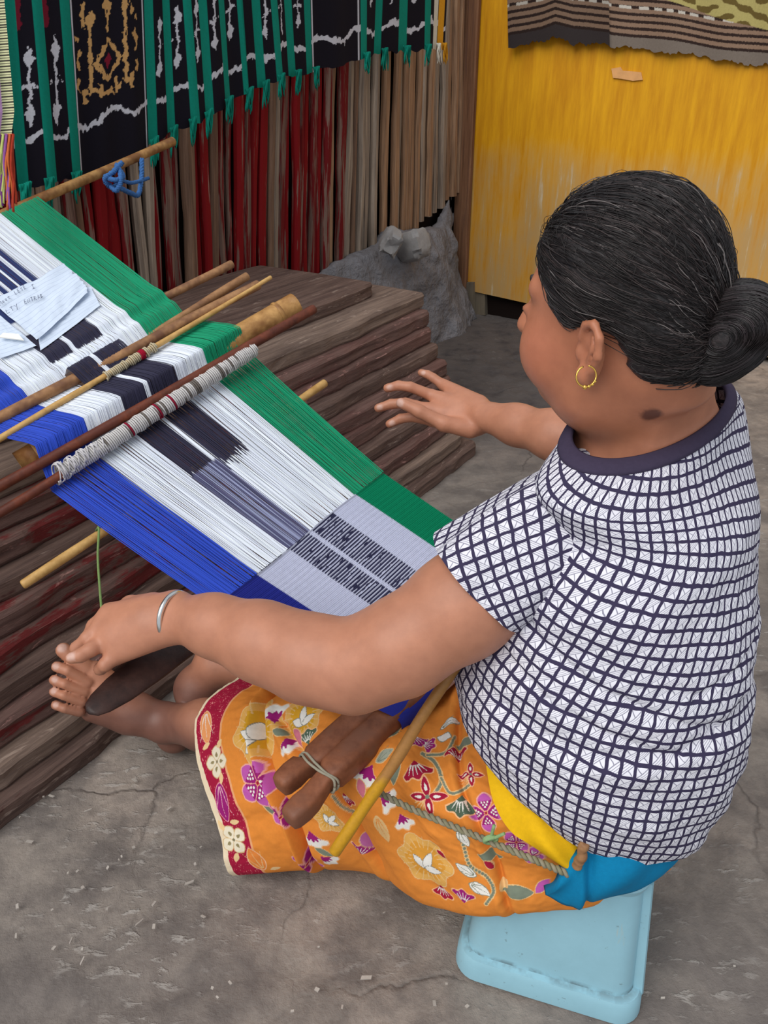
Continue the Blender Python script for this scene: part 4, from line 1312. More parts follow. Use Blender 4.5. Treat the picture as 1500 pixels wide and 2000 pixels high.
# left and right ears
for s in (1, -1):
    ec = H(-0.006, 0.075 * s, -0.062)
    eF = norm(HF * 0.86 + HL * s * -0.30 ); eU = norm(HU - HF * 0.18); eN = norm(np.cross(eF, eU)) * 1.0
    if eN @ (HL * s) < 0: eN = -eN
    def Ep(x, y, z=0.0): return ec + eF * x + eU * y + eN * z
    body.ell(Ep(-0.002, 0, 0.002), (eF, eU, eN), (0.017, 0.027, 0.007), 0.006)
    arc = [Ep(0.012, 0.012, 0.008), Ep(0.006, 0.027, 0.010), Ep(-0.008, 0.030, 0.012), Ep(-0.020, 0.018, 0.013), Ep(-0.022, 0.0, 0.012), Ep(-0.015, -0.016, 0.009), Ep(-0.005, -0.026, 0.007)]
    body.chain(arc, [0.0042, 0.0045, 0.0045, 0.0045, 0.0045, 0.0045, 0.006], 0.003)
    body.ell(Ep(0.0, -0.026, 0.006), (eF, eU, eN), (0.011, 0.011, 0.006), 0.005)         # lobe
    body.ell(Ep(0.001, -0.002, 0.013), (eF, eU, eN), (0.008, 0.011, 0.007), 0.003, True)  # concha
    body.ell(Ep(-0.008, 0.014, 0.013), (eF, eU, eN), (0.007, 0.009, 0.004), 0.003, True)
    body.chain([Ep(-0.006, -0.008, 0.009), Ep(-0.012, 0.004, 0.011), Ep(-0.009, 0.017, 0.010)], [0.0035] * 3, 0.003)
    body.ell(Ep(0.012, -0.003, 0.006), (eF, eU, eN), (0.005, 0.008, 0.005), 0.005)       # tragus
    if s == 1: EAR = ec; EARF, EARU, EARN = eF, eU, eN

# left arm
SH = P(1140, 990, 0.965)
LA = [SH, P(1020, 1090, 0.95), P(900, 1185, 0.955), P(780, 1265, 0.965), P(690, 1302, 0.985), P(600, 1285, 1.005), P(510, 1252, 1.03), P(420, 1222, 1.06), P(350, 1205, 1.085)]
body.chain(LA, [0.052, 0.058, 0.0575, 0.053, 0.050, 0.0495, 0.0455, 0.036, 0.0285], 0.03)
body.cone(TS[6][0] - UP * 0.03, SH, 0.045, 0.05, 0.03)
# left hand: back of the hand up, fingers curled over the sword
wl = P(345, 1204, 1.087)
kn = [P(214, 1196, 1.118), P(200, 1222, 1.108), P(204, 1252, 1.098), P(226, 1280, 1.09)]   # index .. little
for q, (k_, off_) in enumerate(zip(kn, (0.016, 0.006, -0.004, -0.014))):
    st = wl + norm(kn[0] - kn[3]) * off_
    body.cone(st, k_, 0.020, 0.0135, 0.016)
body.cone(P(290, 1215, 1.095), P(235, 1240, 1.10), 0.026, 0.020, 0.02)
# index, middle, ring, little
body.chain([kn[0], P(184, 1222, 1.118), P(170, 1248, 1.125), P(180, 1268, 1.14)], [0.0115, 0.0098, 0.009, 0.008], 0.004)
body.chain([kn[1], P(172, 1246, 1.098), P(150, 1266, 1.105), P(152, 1280, 1.12)], [0.0115, 0.0098, 0.009, 0.008], 0.004)
body.chain([kn[2], P(178, 1268, 1.082), P(158, 1280, 1.076), P(139, 1285, 1.074)], [0.0115, 0.0100, 0.0092, 0.0080], 0.004)
body.chain([kn[3], P(206, 1298, 1.083), P(196, 1306, 1.095), P(205, 1300, 1.115)], [0.0108, 0.0092, 0.0085, 0.0075], 0.004)
body.chain([P(300, 1180, 1.11), P(255, 1182, 1.13), P(225, 1205, 1.145), P(205, 1230, 1.15)], [0.016, 0.013, 0.011, 0.009], 0.006)   # thumb, beyond

# right arm
RS = TS[6][0] - BL * 0.165 + UP * 0.0
RA = [RS, RS + np.array([0.02, 0.07, -0.09]), P(1185, 872, 1.40), P(1085, 850, 1.46), P(1010, 830, 1.52), P(945, 812, 1.565)]
body.cone(TS[6][0] - UP * 0.03, RS, 0.045, 0.05, 0.03)
body.chain(RA, [0.056, 0.050, 0.043, 0.0425, 0.035, 0.0285], 0.025)
wr = P(940, 811, 1.57)
rk = [P(846, 822, 1.60), P(832, 798, 1.605), P(842, 772, 1.62), P(866, 752, 1.64)]      # index .. little
for k_, off_ in zip(rk, ((932, 832), (926, 816), (926, 800), (934, 790))):
    body.cone(P(*off_, 1.58), k_, 0.0195, 0.0125, 0.014)
body.chain([rk[0], P(806, 814, 1.605), P(782, 818, 1.61), P(761, 828, 1.615)], [0.0115, 0.0102, 0.0096, 0.0085], 0.003)
body.chain([rk[1], P(792, 787, 1.60), P(764, 789, 1.61), P(739, 797, 1.615)], [0.0115, 0.0104, 0.0098, 0.0088], 0.003)
body.chain([rk[2], P(802, 756, 1.615), P(778, 753, 1.62), P(757, 758, 1.625)], [0.0115, 0.0104, 0.0098, 0.0090], 0.003)
body.chain([rk[3], P(846, 738, 1.645), P(836, 732, 1.65), P(823, 728, 1.655)], [0.0105, 0.0092, 0.0086, 0.0078], 0.003)
body.chain([P(918, 838, 1.57), P(868, 828, 1.565), P(820, 804, 1.565), P(784, 787, 1.57)], [0.0185, 0.0145, 0.0118, 0.0105], 0.008)   # thumb

# left leg and foot braced on the planks
LK = P(660, 1490, 1.29)
body.chain([TS[0][0] + BL * 0.05 - UP * 0.03, LK, P(500, 1440, 1.41), P(400, 1416, 1.49), P(330, 1412, 1.55)], [0.066, 0.052, 0.046, 0.044, 0.034], 0.02)
body.ell(P(338, 1438, 1.60), (BF, BL, UP), (0.036, 0.032, 0.032), 0.02)      # heel
body.chain([P(320, 1412, 1.55), P(262, 1392, 1.545), P(200, 1360, 1.52)], [0.036, 0.036, 0.027], 0.02)
body.cone(P(230, 1352, 1.53), P(184, 1312, 1.508), 0.027, 0.0205, 0.014)      # to the ball of the big toe
body.cone(P(245, 1405, 1.55), P(176, 1392, 1.51), 0.026, 0.016, 0.014)        # outer edge
body.cone(P(205, 1360, 1.52), P(184, 1352, 1.503), 0.025, 0.018, 0.014)
toes = [([P(168, 1305, 1.50), P(142, 1285, 1.488), P(124, 1270, 1.486)], [0.0165, 0.0138, 0.0138]),
        ([P(172, 1332, 1.490), P(132, 1310, 1.470), P(111, 1302, 1.476)], [0.0105, 0.0090, 0.0098]),
        ([P(166, 1350, 1.486), P(126, 1336, 1.466), P(106, 1328, 1.474)], [0.0102, 0.0086, 0.0094]),
        ([P(160, 1370, 1.484), P(124, 1358, 1.466), P(106, 1351, 1.474)], [0.0098, 0.0083, 0.0090]),
        ([P(156, 1390, 1.484), P(126, 1384, 1.468), P(109, 1377, 1.476)], [0.0098, 0.0080, 0.0088])]
for pts_, rs_ in toes: body.chain(pts_, rs_, 0.0015)
# right leg
RK = P(810, 1345, 1.46)
body.chain([TS[0][0] - BL * 0.05 - UP * 0.03, RK, P(570, 1310, 1.56), P(430, 1295, 1.59), P(392, 1345, 1.61), P(395, 1372, 1.63)], [0.066, 0.05, 0.046, 0.045, 0.043, 0.036], 0.02)
body.cone(P(380, 1345, 1.61), P(420, 1280, 1.72), 0.036, 0.026, 0.02)
Vb, Fb = body.mesh()
del body

# the neck root stays inside the blouse neckline
nc = P(1274, 806, 0.955); nr = P(1421, 758, 1.0); nn_ = P(1292, 884, 0.885)
qv = Vb - nc; rad = np.hypot(qv[:, 0], qv[:, 1]); ang_ = np.arctan2(qv[:, 1], qv[:, 0])
pr_ = np.linspace(-np.pi, np.pi, 361)
rg = np.cos(pr_)[:, None] * (nr - nc) - np.sin(pr_)[:, None] * (nn_ - nc)
ra_ = np.arctan2(rg[:, 1], rg[:, 0]); o_ = np.argsort(ra_)
lim = np.interp(ang_, ra_[o_], np.hypot(rg[o_, 0], rg[o_, 1])); zr = np.interp(ang_, ra_[o_], rg[o_, 2])
dzr = qv[:, 2] - zr
near_ = (rad < 0.19) & (dzr < 0.045) & (dzr > -0.12) & (np.linalg.norm(Vb - HO, axis=1) > 0.13) & ~((qv @ HF > -0.01) & (dzr > -0.02))
cap = lim * np.interp(dzr, [-0.12, -0.04, -0.004, 0.012, 0.045], [1.25, 1.10, 0.985, 0.93, 0.99])
f_ = np.where(near_ & (rad > cap), cap / np.maximum(rad, 1e-6), 1.0)
Vb[:, 0] = nc[0] + qv[:, 0] * f_; Vb[:, 1] = nc[1] + qv[:, 1] * f_
ed_ = np.concatenate([Fb[:, [0, 1]], Fb[:, [1, 2]], Fb[:, [2, 3]], Fb[:, [3, 0]]])
zone = (rad < 0.13) & (dzr < 0.075) & (dzr > -0.03) & ~(qv @ HF > 0.05)
ed_ = ed_[zone[ed_[:, 0]] & (ed_[:, 1] >= 0)]
for it in range(14):
    sm = np.zeros_like(Vb); ct = np.zeros(len(Vb))
    np.add.at(sm, ed_[:, 0], Vb[ed_[:, 1]]); np.add.at(ct, ed_[:, 0], 1)
    z_ = zone & (ct > 0)
    Vb[z_] = 0.4 * Vb[z_] + 0.6 * sm[z_] / ct[z_][:, None]

# skin colours: nails, lips, brows, birthmark, feet of darker skin with some shade painted in
skin = np.broadcast_to(lin((190, 130, 102)), Vb.shape).copy()
nz = fbm(Vb * 28, 101, 3)
skin *= (1 + 0.10 * nz)[:, None]
def tint(c, r, col, soft=0.4, amt=1.0):
    d = np.linalg.norm(Vb - c, axis=1)
    w = np.clip((r - d) / (r * soft), 0, 1)[:, None] * amt
    skin[:] = skin * (1 - w) + lin(col) * w
hd = (Vb - HO) @ HU
isf = np.clip((0.10 - Vb[:, 2] + 0.10) / 0.06, 0, 1)[:, None] * (Vb[:, 0] < -0.15)[:, None]
skin = skin * (1 - isf) + (lin((126, 86, 73)) * (1 + 0.1 * nz)[:, None]) * isf
hw_ = np.clip((Vb[:, 2] - 0.80) / 0.05, 0, 1)[:, None] * (Vb[:, 1] < 1.1)[:, None] * 0.75
skin = skin * (1 - hw_) + lin((182, 114, 82)) * (1 + 0.1 * nz)[:, None] * hw_
tint(H(0.06, 0.05, -0.07), 0.05, (192, 112, 84), 0.9, 0.6)
tint(H(0.112, 0, -0.0975), 0.024, (140, 74, 70), 0.5, 0.6)
for (pp, r) in [(P(137, 1281, 1.062), 0.0075), (P(778, 784, 1.556), 0.011), (P(741, 794, 1.60), 0.007), (P(760, 755, 1.61), 0.007), (P(764, 825, 1.60), 0.007), (P(826, 725, 1.64), 0.006),
                (P(117, 1264, 1.47), 0.011), (P(107, 1297, 1.462), 0.0085), (P(102, 1324, 1.460), 0.008), (P(101, 1347, 1.460), 0.008), (P(104, 1373, 1.462), 0.007)]:
    d = np.linalg.norm(Vb - pp, axis=1)
    j = np.argmin(d); tint(Vb[j], r, (214, 176, 162), 0.35, 0.8)
SK = M('skin', 0.48, 0.4)
SK.b.inputs['Subsurface Weight'].default_value = 0.06
SK.b.inputs['Subsurface Radius'].default_value = (0.02, 0.008, 0.004)
co = SK.coord('Object', (1, 1, 1))
n1 = SK.noise(co, 45, 4, 0.6); n2 = SK.noise(co, 520, 3, 0.6)
SK.color(SK.mix(1.0, SK.attr('Col'), SK.ramp(n1, [(0.3, (0.86, 0.84, 0.84)), (0.7, (1, 1, 1))]), 'MULTIPLY'))
SK.bump(n2, 0.12, 0.001)
# project the birthmark onto the nape
pj = proj(Vb)
vis = (np.abs(pj[:, 0] - 1271) < 40) & (np.abs(pj[:, 1] - 811) < 40)
if vis.any():
    iv = np.where(vis)[0]; j = iv[np.argmin(pj[iv, 2] + 0.004 * np.hypot(pj[iv, 0] - 1271, pj[iv, 1] - 811))]
    tint(Vb[j], 0.0125, (88, 50, 40), 0.3, 0.85)
mk('body', Vb, Fb, SK.m, parent=person, col=skin)

# ---- blouse
SHM = M('blouse_cotton', 0.9, 0.15)
uvn = SHM.attr('uvp'); s_ = SHM.sep(uvn)
nzv = SHM.noise(uvn, 60, 2, 0.5)
uu = SHM.math('ADD', SHM.math('SUBTRACT', s_[0], SHM.math('MULTIPLY', s_[1], 0.22)), SHM.math('MULTIPLY', nzv, 0.004))
vv = SHM.math('ADD', SHM.math('ADD', s_[1], SHM.math('MULTIPLY', s_[0], 0.18)), SHM.math('MULTIPLY', nzv, 0.004))
cu = SHM.math('MULTIPLY', uu, 1 / 0.0166); cv = SHM.math('MULTIPLY', vv, 1 / 0.0160)
fu = SHM.math('FRACT', cu); fv = SHM.math('FRACT', cv)
par = SHM.math('FRACT', SHM.math('MULTIPLY', SHM.math('ADD', SHM.math('FLOOR', cu), SHM.math('FLOOR', cv)), 0.5))
edge = SHM.math('MULTIPLY', SHM.math('MULTIPLY', SHM.math('GREATER_THAN', fu, 0.25), SHM.math('GREATER_THAN', fv, 0.25)), 1.0)
x_ = SHM.math('DIVIDE', SHM.math('SUBTRACT', fu, 0.23), 0.77); y_ = SHM.math('DIVIDE', SHM.math('SUBTRACT', fv, 0.23), 0.77)
dg = SHM.math('SUBTRACT', x_, y_); ds = SHM.math('ADD', x_, y_)
l1 = SHM.math('LESS_THAN', SHM.math('ABSOLUTE', dg), 0.05)                      # diagonal
hatch = SHM.math('MULTIPLY', SHM.math('LESS_THAN', SHM.math('FRACT', SHM.math('MULTIPLY', dg, 4.0)), 0.26), SHM.math('GREATER_THAN', SHM.math('MULTIPLY', dg, SHM.math('SUBTRACT', SHM.math('MULTIPLY', par, 4.0), 1.0)), 0.0))
l2 = SHM.math('MULTIPLY', SHM.math('LESS_THAN', SHM.math('ABSOLUTE', SHM.math('SUBTRACT', ds, 1.0)), 0.06), SHM.math('LESS_THAN', SHM.math('MULTIPLY', dg, SHM.math('SUBTRACT', SHM.math('MULTIPLY', par, 4.0), 1.0)), 0.0))
ln = SHM.math('MAXIMUM', SHM.math('MAXIMUM', l1, hatch), l2)
wcol = SHM.mix(SHM.math('MULTIPLY', ln, 0.75), lin((232, 230, 238)), lin((98, 96, 122)))
SHM.color(SHM.mix(edge, lin((60, 54, 80)), wcol))
co = SHM.coord('Object', (1, 1, 1)); SHM.bump(SHM.noise(co, 38, 4, 0.6), 0.25, 0.006)
SHM = SHM.m
NAVYB = plain('navy_binding', (66, 58, 78), 0.9, 0.1, 0.15, 200, 0.2)
nphi = 300
phi = np.linspace(0, 2 * np.pi, nphi, endpoint=False)
dphi = np.stack([np.cos(phi), np.sin(phi), np.zeros(nphi)], -1)
def ell_ring(c, a, b):
    r = 1 / np.sqrt((dphi @ BF / a) ** 2 + (dphi @ BL / b) ** 2)
    return c + dphi * r[:, None]
rings = [ell_ring(c, a, b) for c, a, b in TS]
# hem dips a little at the back and lifts over the lap
hem = rings[0].copy()
hem[:, 2] += -0.012 * (dphi @ -BF) + 0.012 * (dphi @ BF)
rings[0] = hem
def neck_ring(sc=1.0, dz=0.0):
    return nc + (np.cos(phi)[:, None] * (nr - nc) - np.sin(phi)[:, None] * (nn_ - nc)) * sc + UP * dz
bl2 = (dphi @ BL) ** 2
def off_ring(o, ob, dz): return neck_ring(1.0) + dphi * (o + ob * bl2)[:, None] - UP * dz
R_all = rings[:7] + [off_ring(0.016, 0.044, 0.036), off_ring(0.007, 0.018, 0.011), neck_ring(1.0, 0.0)]
keys = np.array([0, 1, 2, 3, 4, 5, 6, 6.9, 7.45, 7.8])
nrow = 240
tk = np.linspace(0, 7.8, nrow)
G = spl(keys, np.array(R_all), tk)             # nrow, nphi, 3
# soft folds: waist roll, drag lines from the armpit, small wrinkles
Ph, Tk = np.meshgrid(phi, tk)
outw = dphi[None, :, :]
near = 0.5 + 0.5 * np.cos(Ph - math.radians(-60))
cr_ = 0.5 + 0.5 * vnoise(Ph.ravel()[:, None] * 3.1 + 4, 17).reshape(Ph.shape)
dsp = -0.009 * cr_ * np.exp(-((Tk - 2.72 - 0.22 * np.cos(Ph * 2 + 0.4)) / 0.16) ** 2)
dsp += -0.005 * np.exp(-((Tk - 4.2 + 1.1 * (Ph - 4.0)) / 0.10) ** 2) * ((Ph > 3.4) & (Ph < 5.3)) - 0.005 * np.exp(-((Tk - 3.4 + 0.9 * (Ph - 4.0)) / 0.10) ** 2) * ((Ph > 3.4) & (Ph < 5.0))
dsp += -0.004 * np.exp(-((Tk - 3.9 - 0.5 * (Ph - 5.6)) / 0.09) ** 2) * (Ph > 5.0)
dsp += 0.003 * np.exp(-((Tk - 2.35) / 0.25) ** 2) + 0.003 * np.exp(-((Tk - 3.2) / 0.25) ** 2)
q2 = np.stack([Ph.ravel() * 3.0, Tk.ravel() * 1.6], -1)
dsp += 0.0065 * fbm(q2 + 0.5 * np.stack([Tk.ravel(), Ph.ravel()], -1), 111, 4).reshape(Ph.shape) * np.clip((7.0 - Tk) / 2, 0, 1)
G = G + outw * dsp[..., None]
arc = np.concatenate([[0], np.cumsum(np.linalg.norm(np.diff(G, axis=0), axis=2).mean(1))])
uv = np.stack([Ph * 0.188, np.repeat(arc[:, None], nphi, 1)], -1).reshape(-1, 2)
Gi = G - outw * 0.004
blouse = mk('blouse', G.reshape(-1, 3), gridF(nrow, nphi, True), SHM, parent=person, uv=uv, label='navy and white diamond-print cotton blouse')
bandp = [(-0.0035, -0.004), (-0.0030, 0.0035), (0.0005, 0.0045), (0.0085, 0.0015), (0.0100, -0.0020), (0.0085, -0.0045)]
rows = [neck_ring(1.0) + dphi * (o * 1.0 + max(o, 0) * bl2)[:, None] + UP * (dz - (o * 0.6 if o > 0 else 0)) for o, dz in bandp]
mk('neckband', np.array(rows).reshape(-1, 3), np.vstack([gridF(6, nphi, True), np.stack([np.arange(nphi) + 5 * nphi, (np.arange(nphi) + 1) % nphi + 5 * nphi, (np.arange(nphi) + 1) % nphi, np.arange(nphi)], -1)]), NAVYB, parent=blouse)
# sleeves
def sleeve(pts, rads, vecs, label=None):
    n_ = 90; m_ = 130
    kk = np.linspace(0, 1, len(pts)); tq = np.linspace(0, 1, n_)
    cpts = spl(kk, np.array(pts), tq); rr_ = spl(kk, np.array(rads), tq)
    ax_ = norm(pts[-1] - pts[0]); e1 = norm(UP - ax_ * ax_[2]); e2 = np.cross(ax_, e1)
    an = np.linspace(0, 2 * np.pi, m_, endpoint=False)
    T, A = np.meshgrid(tq, an, indexing='ij')
    wr = 0.004 * fbm(np.stack([A.ravel() * 2.2, T.ravel() * 4], -1), 121, 3).reshape(T.shape)
    wr += 0.004 * np.sin(A * 5 + 4 * T) * (T > 0.3) * T
    tip = vecs
    V = cpts[:, None] + (rr_[:, None] + wr)[..., None] * (np.cos(A)[..., None] * e1 + np.sin(A)[..., None] * e2)
    V = V + (ax_ * (0.030 * T ** 3 * np.cos(A - tip))[..., None])
    Ls = np.linalg.norm(pts[-1] - pts[0])
    uvs = np.stack([A * 0.088, T * Ls * 1.4 + A * 0.01], -1)
    return mk('sleeve', V.reshape(-1, 3), gridF(n_, m_, True), SHM, parent=blouse, uv=uvs.reshape(-1, 2))
sleeve([TS[6][0] + BL * 0.06 - UP * 0.005, SH + np.array([0.02, 0, 0.002]), P(1040, 1068, 0.955), P(938, 1140, 0.955)], [0.072, 0.0745, 0.0745, 0.0725], 0.0)
sleeve([TS[6][0] - BL * 0.08, RS, RS + np.array([0.012, 0.04, -0.05]), RS + np.array([0.02, 0.075, -0.095])], [0.07, 0.068, 0.066, 0.064], 0.0)

# ---- sarong
CTRL = [[(470, 1705, 1.378), (424, 1615, 1.33), (380, 1425, 1.40), (458, 1322, 1.47), (560, 1290, 1.62), (600, 1480, 1.62)],
        [(620, 1694, 1.365), (548, 1580, 1.265), (505, 1430, 1.29), (565, 1325, 1.37), (665, 1270, 1.53), (700, 1450, 1.57)],
        [(740, 1702, 1.315), (690, 1585, 1.19), (650, 1440, 1.20), (705, 1335, 1.33), (790, 1265, 1.44), (830, 1450, 1.50)],
        [(850, 1762, 1.215), (805, 1625, 1.125), (775, 1475, 1.14), (815, 1350, 1.29), (900, 1290, 1.36), (930, 1450, 1.45)],
        [(950, 1779, 1.15), (930, 1680, 1.085), (900, 1545, 1.08), (925, 1400, 1.19), (990, 1330, 1.28), (1020, 1500, 1.36)],
        [(1075, 1770, 1.125), (1065, 1700, 1.065), (1060, 1600, 1.05), (1070, 1480, 1.10), (1120, 1430, 1.20), (1150, 1560, 1.28)],
        [(1200, 1758, 1.12), (1220, 1690, 1.07), (1230, 1610, 1.07), (1220, 1530, 1.12), (1220, 1500, 1.2), (1230, 1600, 1.28)],
        [(1300, 1700, 1.15), (1330, 1650, 1.13), (1335, 1600, 1.14), (1310, 1560, 1.17), (1290, 1560, 1.22), (1290, 1640, 1.24)]]
K = np.array([[P(*q) for q in r] for r in CTRL])
K[..., 2] = np.maximum(K[..., 2], 0.006)
rows_t = np.concatenate([np.linspace(0, 1, 170), np.linspace(1, 5, 420)[1:], np.linspace(5, 7, 50)[1:]])
cols_t = np.concatenate([np.linspace(0, 3.2, 420), np.linspace(3.2, 6, 46)[1:-1]])
Kc = np.concatenate([K[:, -2:], K, K[:, :3]], 1)              # wrap
ck = np.arange(-2, 9)
Q = spl(ck, np.swapaxes(Kc, 0, 1), cols_t)                    # cols, rows, 3
Q = spl(np.arange(8), np.swapaxes(Q, 0, 1), rows_t)           # rows, cols, 3
nr_, nc_ = len(rows_t), len(cols_t)
du = np.gradient(Q, axis=0); dv = np.gradient(Q, axis=1)
NRM = np.cross(du, dv); NRM /= np.linalg.norm(NRM, axis=2)[..., None] + 1e-9
toc = CAM - Q
flip = np.sign((NRM * toc).sum(-1)[nr_ // 3, nc_ // 4]); NRM *= flip
RT, CT = np.meshgrid(rows_t, cols_t, indexing='ij')
fold = 0.014 * np.exp(-((RT - 0.92 - 0.28 * (2 - CT) * 0.3) / 0.05) ** 2) - 0.022 * np.exp(-((RT - 1.02 - 0.28 * (2 - CT) * 0.3) / 0.045) ** 2)
fold += 0.006 * np.sin(RT * 5 + CT * 2.3) * np.clip(RT - 1, 0, 1) * np.clip((5 - RT) / 2, 0, 1)
fold += -0.012 * np.exp(-((RT - 1.9 - 0.5 * (1 - CT)) / 0.05) ** 2) * (CT < 2.2) + 0.008 * np.exp(-((RT - 1.75 - 0.5 * (1 - CT)) / 0.08) ** 2)
fold += 0.010 * fbm(np.stack([RT.ravel() * 1.3, CT.ravel() * 2.1], -1), 131, 4).reshape(RT.shape)
fold += -0.009 * np.exp(-((RT - 4.55 + 0.25 * CT) / 0.05) ** 2) + 0.005 * np.exp(-((RT - 4.4 + 0.25 * CT) / 0.08) ** 2)
fold *= np.clip(CT / 0.5, 0.2, 1)
Q = Q + NRM * fold[..., None]
Q[..., 2] = np.maximum(Q[..., 2], 0.004)
Sv = Q.reshape(-1, 3); Sn = NRM.reshape(-1, 3); Sr = RT.ravel(); Sc = CT.ravel()
Sp = proj(Sv)
ORG = lin((232, 142, 58))
SC_ = np.broadcast_to(ORG, Sv.shape).copy()
CRM = lin((236, 196, 138)); MAG = lin((158, 30, 116)); MAG2 = lin((196, 92, 176)); WHI = lin((240, 236, 228)); CRI = lin((168, 24, 60)); GRY = lin((128, 138, 120)); DGR = lin((84, 104, 86)); GLD = lin((222, 164, 42)); PNK = lin((214, 120, 140))
vis_ = (Sn * (CAM - Sv)).sum(1) > 0

MS = 1.06
class Motif:
    def __init__(self, px, py, size):
        d2 = (Sp[:, 0] - px) ** 2 + (Sp[:, 1] - py) ** 2 + np.where(vis_, 0, 1e6)
        j = np.argmin(d2); c = Sv[j]; n = Sn[j]
        e1 = np.array([1.0, 0, 0]); e1 = norm(e1 - n * (e1 @ n)); e2 = np.cross(n, e1)
        if e2[2] < 0: e2 = -e2
        sc = Sp[j, 2] / FPX * MS
        d = Sv - c
        self.idx = np.where((np.abs(d).max(1) < size * 2.3 * sc) & ((Sn @ n) > 0.2))[0]
        d = d[self.idx]
        self.x = d @ e1 / sc; self.y = -(d @ e2) / sc       # y downwards like the photograph
    def fill(self, m, c): SC_[self.idx[m]] = c
    def petal(self, cx, cy, ang, L, Wd, c, out=None, ow=2.2, tipw=0.6):
        """rounded petal from (cx,cy) outwards at ang (deg, 0 = right, 90 = down)"""
        a = math.radians(ang); x = self.x - cx; y = self.y - cy
        s = x * math.cos(a) + y * math.sin(a); t_ = -x * math.sin(a) + y * math.cos(a)
        def inside(g):
            q = np.clip((s + g) / (L + 2 * g), 0, 1)
            w = (Wd + g) * np.sin(np.pi * q ** tipw) ** 0.75
            return (np.abs(t_) < w) & (s > -g) & (s < L + g)
        if out is not None: self.fill(inside(ow), out)
        m_ = inside(0); self.fill(m_, c); return s, t_, m_
    def streaks(self, cx, cy, ang, L, spread, n, c, w=1.3, r0=0.3):
        for k_ in range(n):
            a = math.radians(ang + spread * (k_ / (n - 1) - 0.5)) if n > 1 else math.radians(ang)
            x = self.x - cx; y = self.y - cy
            s = x * math.cos(a) + y * math.sin(a); t_ = -x * math.sin(a) + y * math.cos(a)
            self.fill((np.abs(t_) < w * np.clip(1.2 - s / L, 0.3, 1)) & (s > L * r0) & (s < L), c)
    def disc(self, cx, cy, r, c): self.fill((self.x - cx) ** 2 + (self.y - cy) ** 2 < r * r, c)

def flower(px, py, R, n, rot=0, c=MAG2, c2=MAG, dots=True):
    m = Motif(px, py, R)
    for k_ in range(n):
        a = rot + 360 * k_ / n
        s, t_, mm = m.petal(0, 0, a, R, R * 0.38, c, lin((244, 176, 160)), 2.4, 1.5)
        m.fill(mm & (s < R * 0.62), c2)
        if dots:
            for (q, o) in ((.3, 0), (.42, -.1), (.42, .1), (.54, 0), (.55, -.17), (.55, .17)):
                aa = math.radians(a); m.disc(R * (q * math.cos(aa) - o * math.sin(aa)), R * (q * math.sin(aa) + o * math.cos(aa)), R * 0.055, WHI)
    m.disc(0, 0, R * 0.12, lin((236, 170, 120))); m.disc(0, 0, R * 0.08, CRI)
def fan(px, py, R, ang, c=CRI, st=WHI, tip=False):
    m = Motif(px, py, R)
    a = math.radians(ang); bx, by = -R * .5 * math.cos(a), -R * .5 * math.sin(a)
    x, y = m.x - bx, m.y - by
    th = np.degrees(np.arctan2(y, x)) - ang; th = (th + 180) % 360 - 180; r = np.hypot(x, y)
    edge_ = R * (1 + 0.08 * np.cos(np.radians(th) * 9)); lim = 36 + 14 * np.clip(r / R, 0, 1)
    m.fill((r < edge_ + 2.5) & (np.abs(th) < lim + 4), lin((246, 190, 140)))
    ins = (r < edge_) & (np.abs(th) < lim); m.fill(ins, c)
    if tip: m.fill(ins & (r > R * 0.62 + 3 * np.sin(np.radians(th) * 14)), WHI)
    else: m.streaks(bx, by, ang, R * 0.86, 66, 5, st, R * 0.05, 0.35)
def leaf(px, py, R, ang, c=GRY, out=CRM, vein=None):
    m = Motif(px, py, R); a = math.radians(ang)
    m.petal(-R * .5 * math.cos(a), -R * .5 * math.sin(a), ang, R, R * 0.24, c, out, 1.8, 0.9)
    if vein is not None: m.streaks(-R * .5 * math.cos(a), -R * .5 * math.sin(a), ang, R * .9, 40, 3, vein, 0.9, 0.1)
def star(px, py, R, rot=0):
    m = Motif(px, py, R)
    m.streaks(0, 0, rot + 135, R * 1.0, 70, 6, CRM, 1.5, 0.25)
    for k_ in range(4):
        a = rot + (0, 78, 180, 262)[k_]
        m.petal(0, 0, a, R, R * 0.2, CRI, lin((248, 190, 150)), 1.8, 0.95)
        m.petal(R * .3 * math.cos(math.radians(a)), R * .3 * math.sin(math.radians(a)), a, R * .4, R * 0.08, WHI, None)
    m.disc(0, 0, R * .1, GRY)
def lotus(px, py, R, rot=-70, gold=GLD):
    m = Motif(px, py, R)
    r = np.hypot(m.x, m.y); th = np.arctan2(m.y, m.x)
    e = R * (0.86 + 0.10 * np.cos(th * 6 + 1))
    m.fill(r < e + 2, CRM); m.fill(r < e, lin((232, 176, 92))); m.fill(r < e * .72, gold)
    for k_ in range(22):
        a = k_ / 22 * 360; m.streaks(0, 0, a, R * .88, 0, 1, CRM, 1.5, .52)
    for da, L in ((-62, .55), (0, .72), (62, .55)):
        m.petal(0, R * .30, rot + da, R * L, R * .13, WHI, lin((120, 124, 118)), 1.3, 0.8)
def stem(pts, w=2.6, c=GRY):
    pp = spl(np.linspace(0, 1, len(pts)), np.array(pts, float), np.linspace(0, 1, 24))
    for ow, cc in ((w + 1.6, CRM), (w, c)):
        for (x, y) in pp:
            j = np.where((np.abs(Sp[:, 0] - x) < ow * 1.6) & (np.abs(Sp[:, 1] - y) < ow * 1.6) & vis_)[0]
            if len(j):
                q = j[(Sp[j, 0] - x) ** 2 + (Sp[j, 1] - y) ** 2 < (ow * 1.25) ** 2]; SC_[q] = cc
stem([(825, 1472), (850, 1490), (862, 1525), (845, 1556)]); stem([(862, 1520), (878, 1548), (900, 1545), (920, 1530)], 2); stem([(835, 1475), (870, 1470), (888, 1440)], 2)
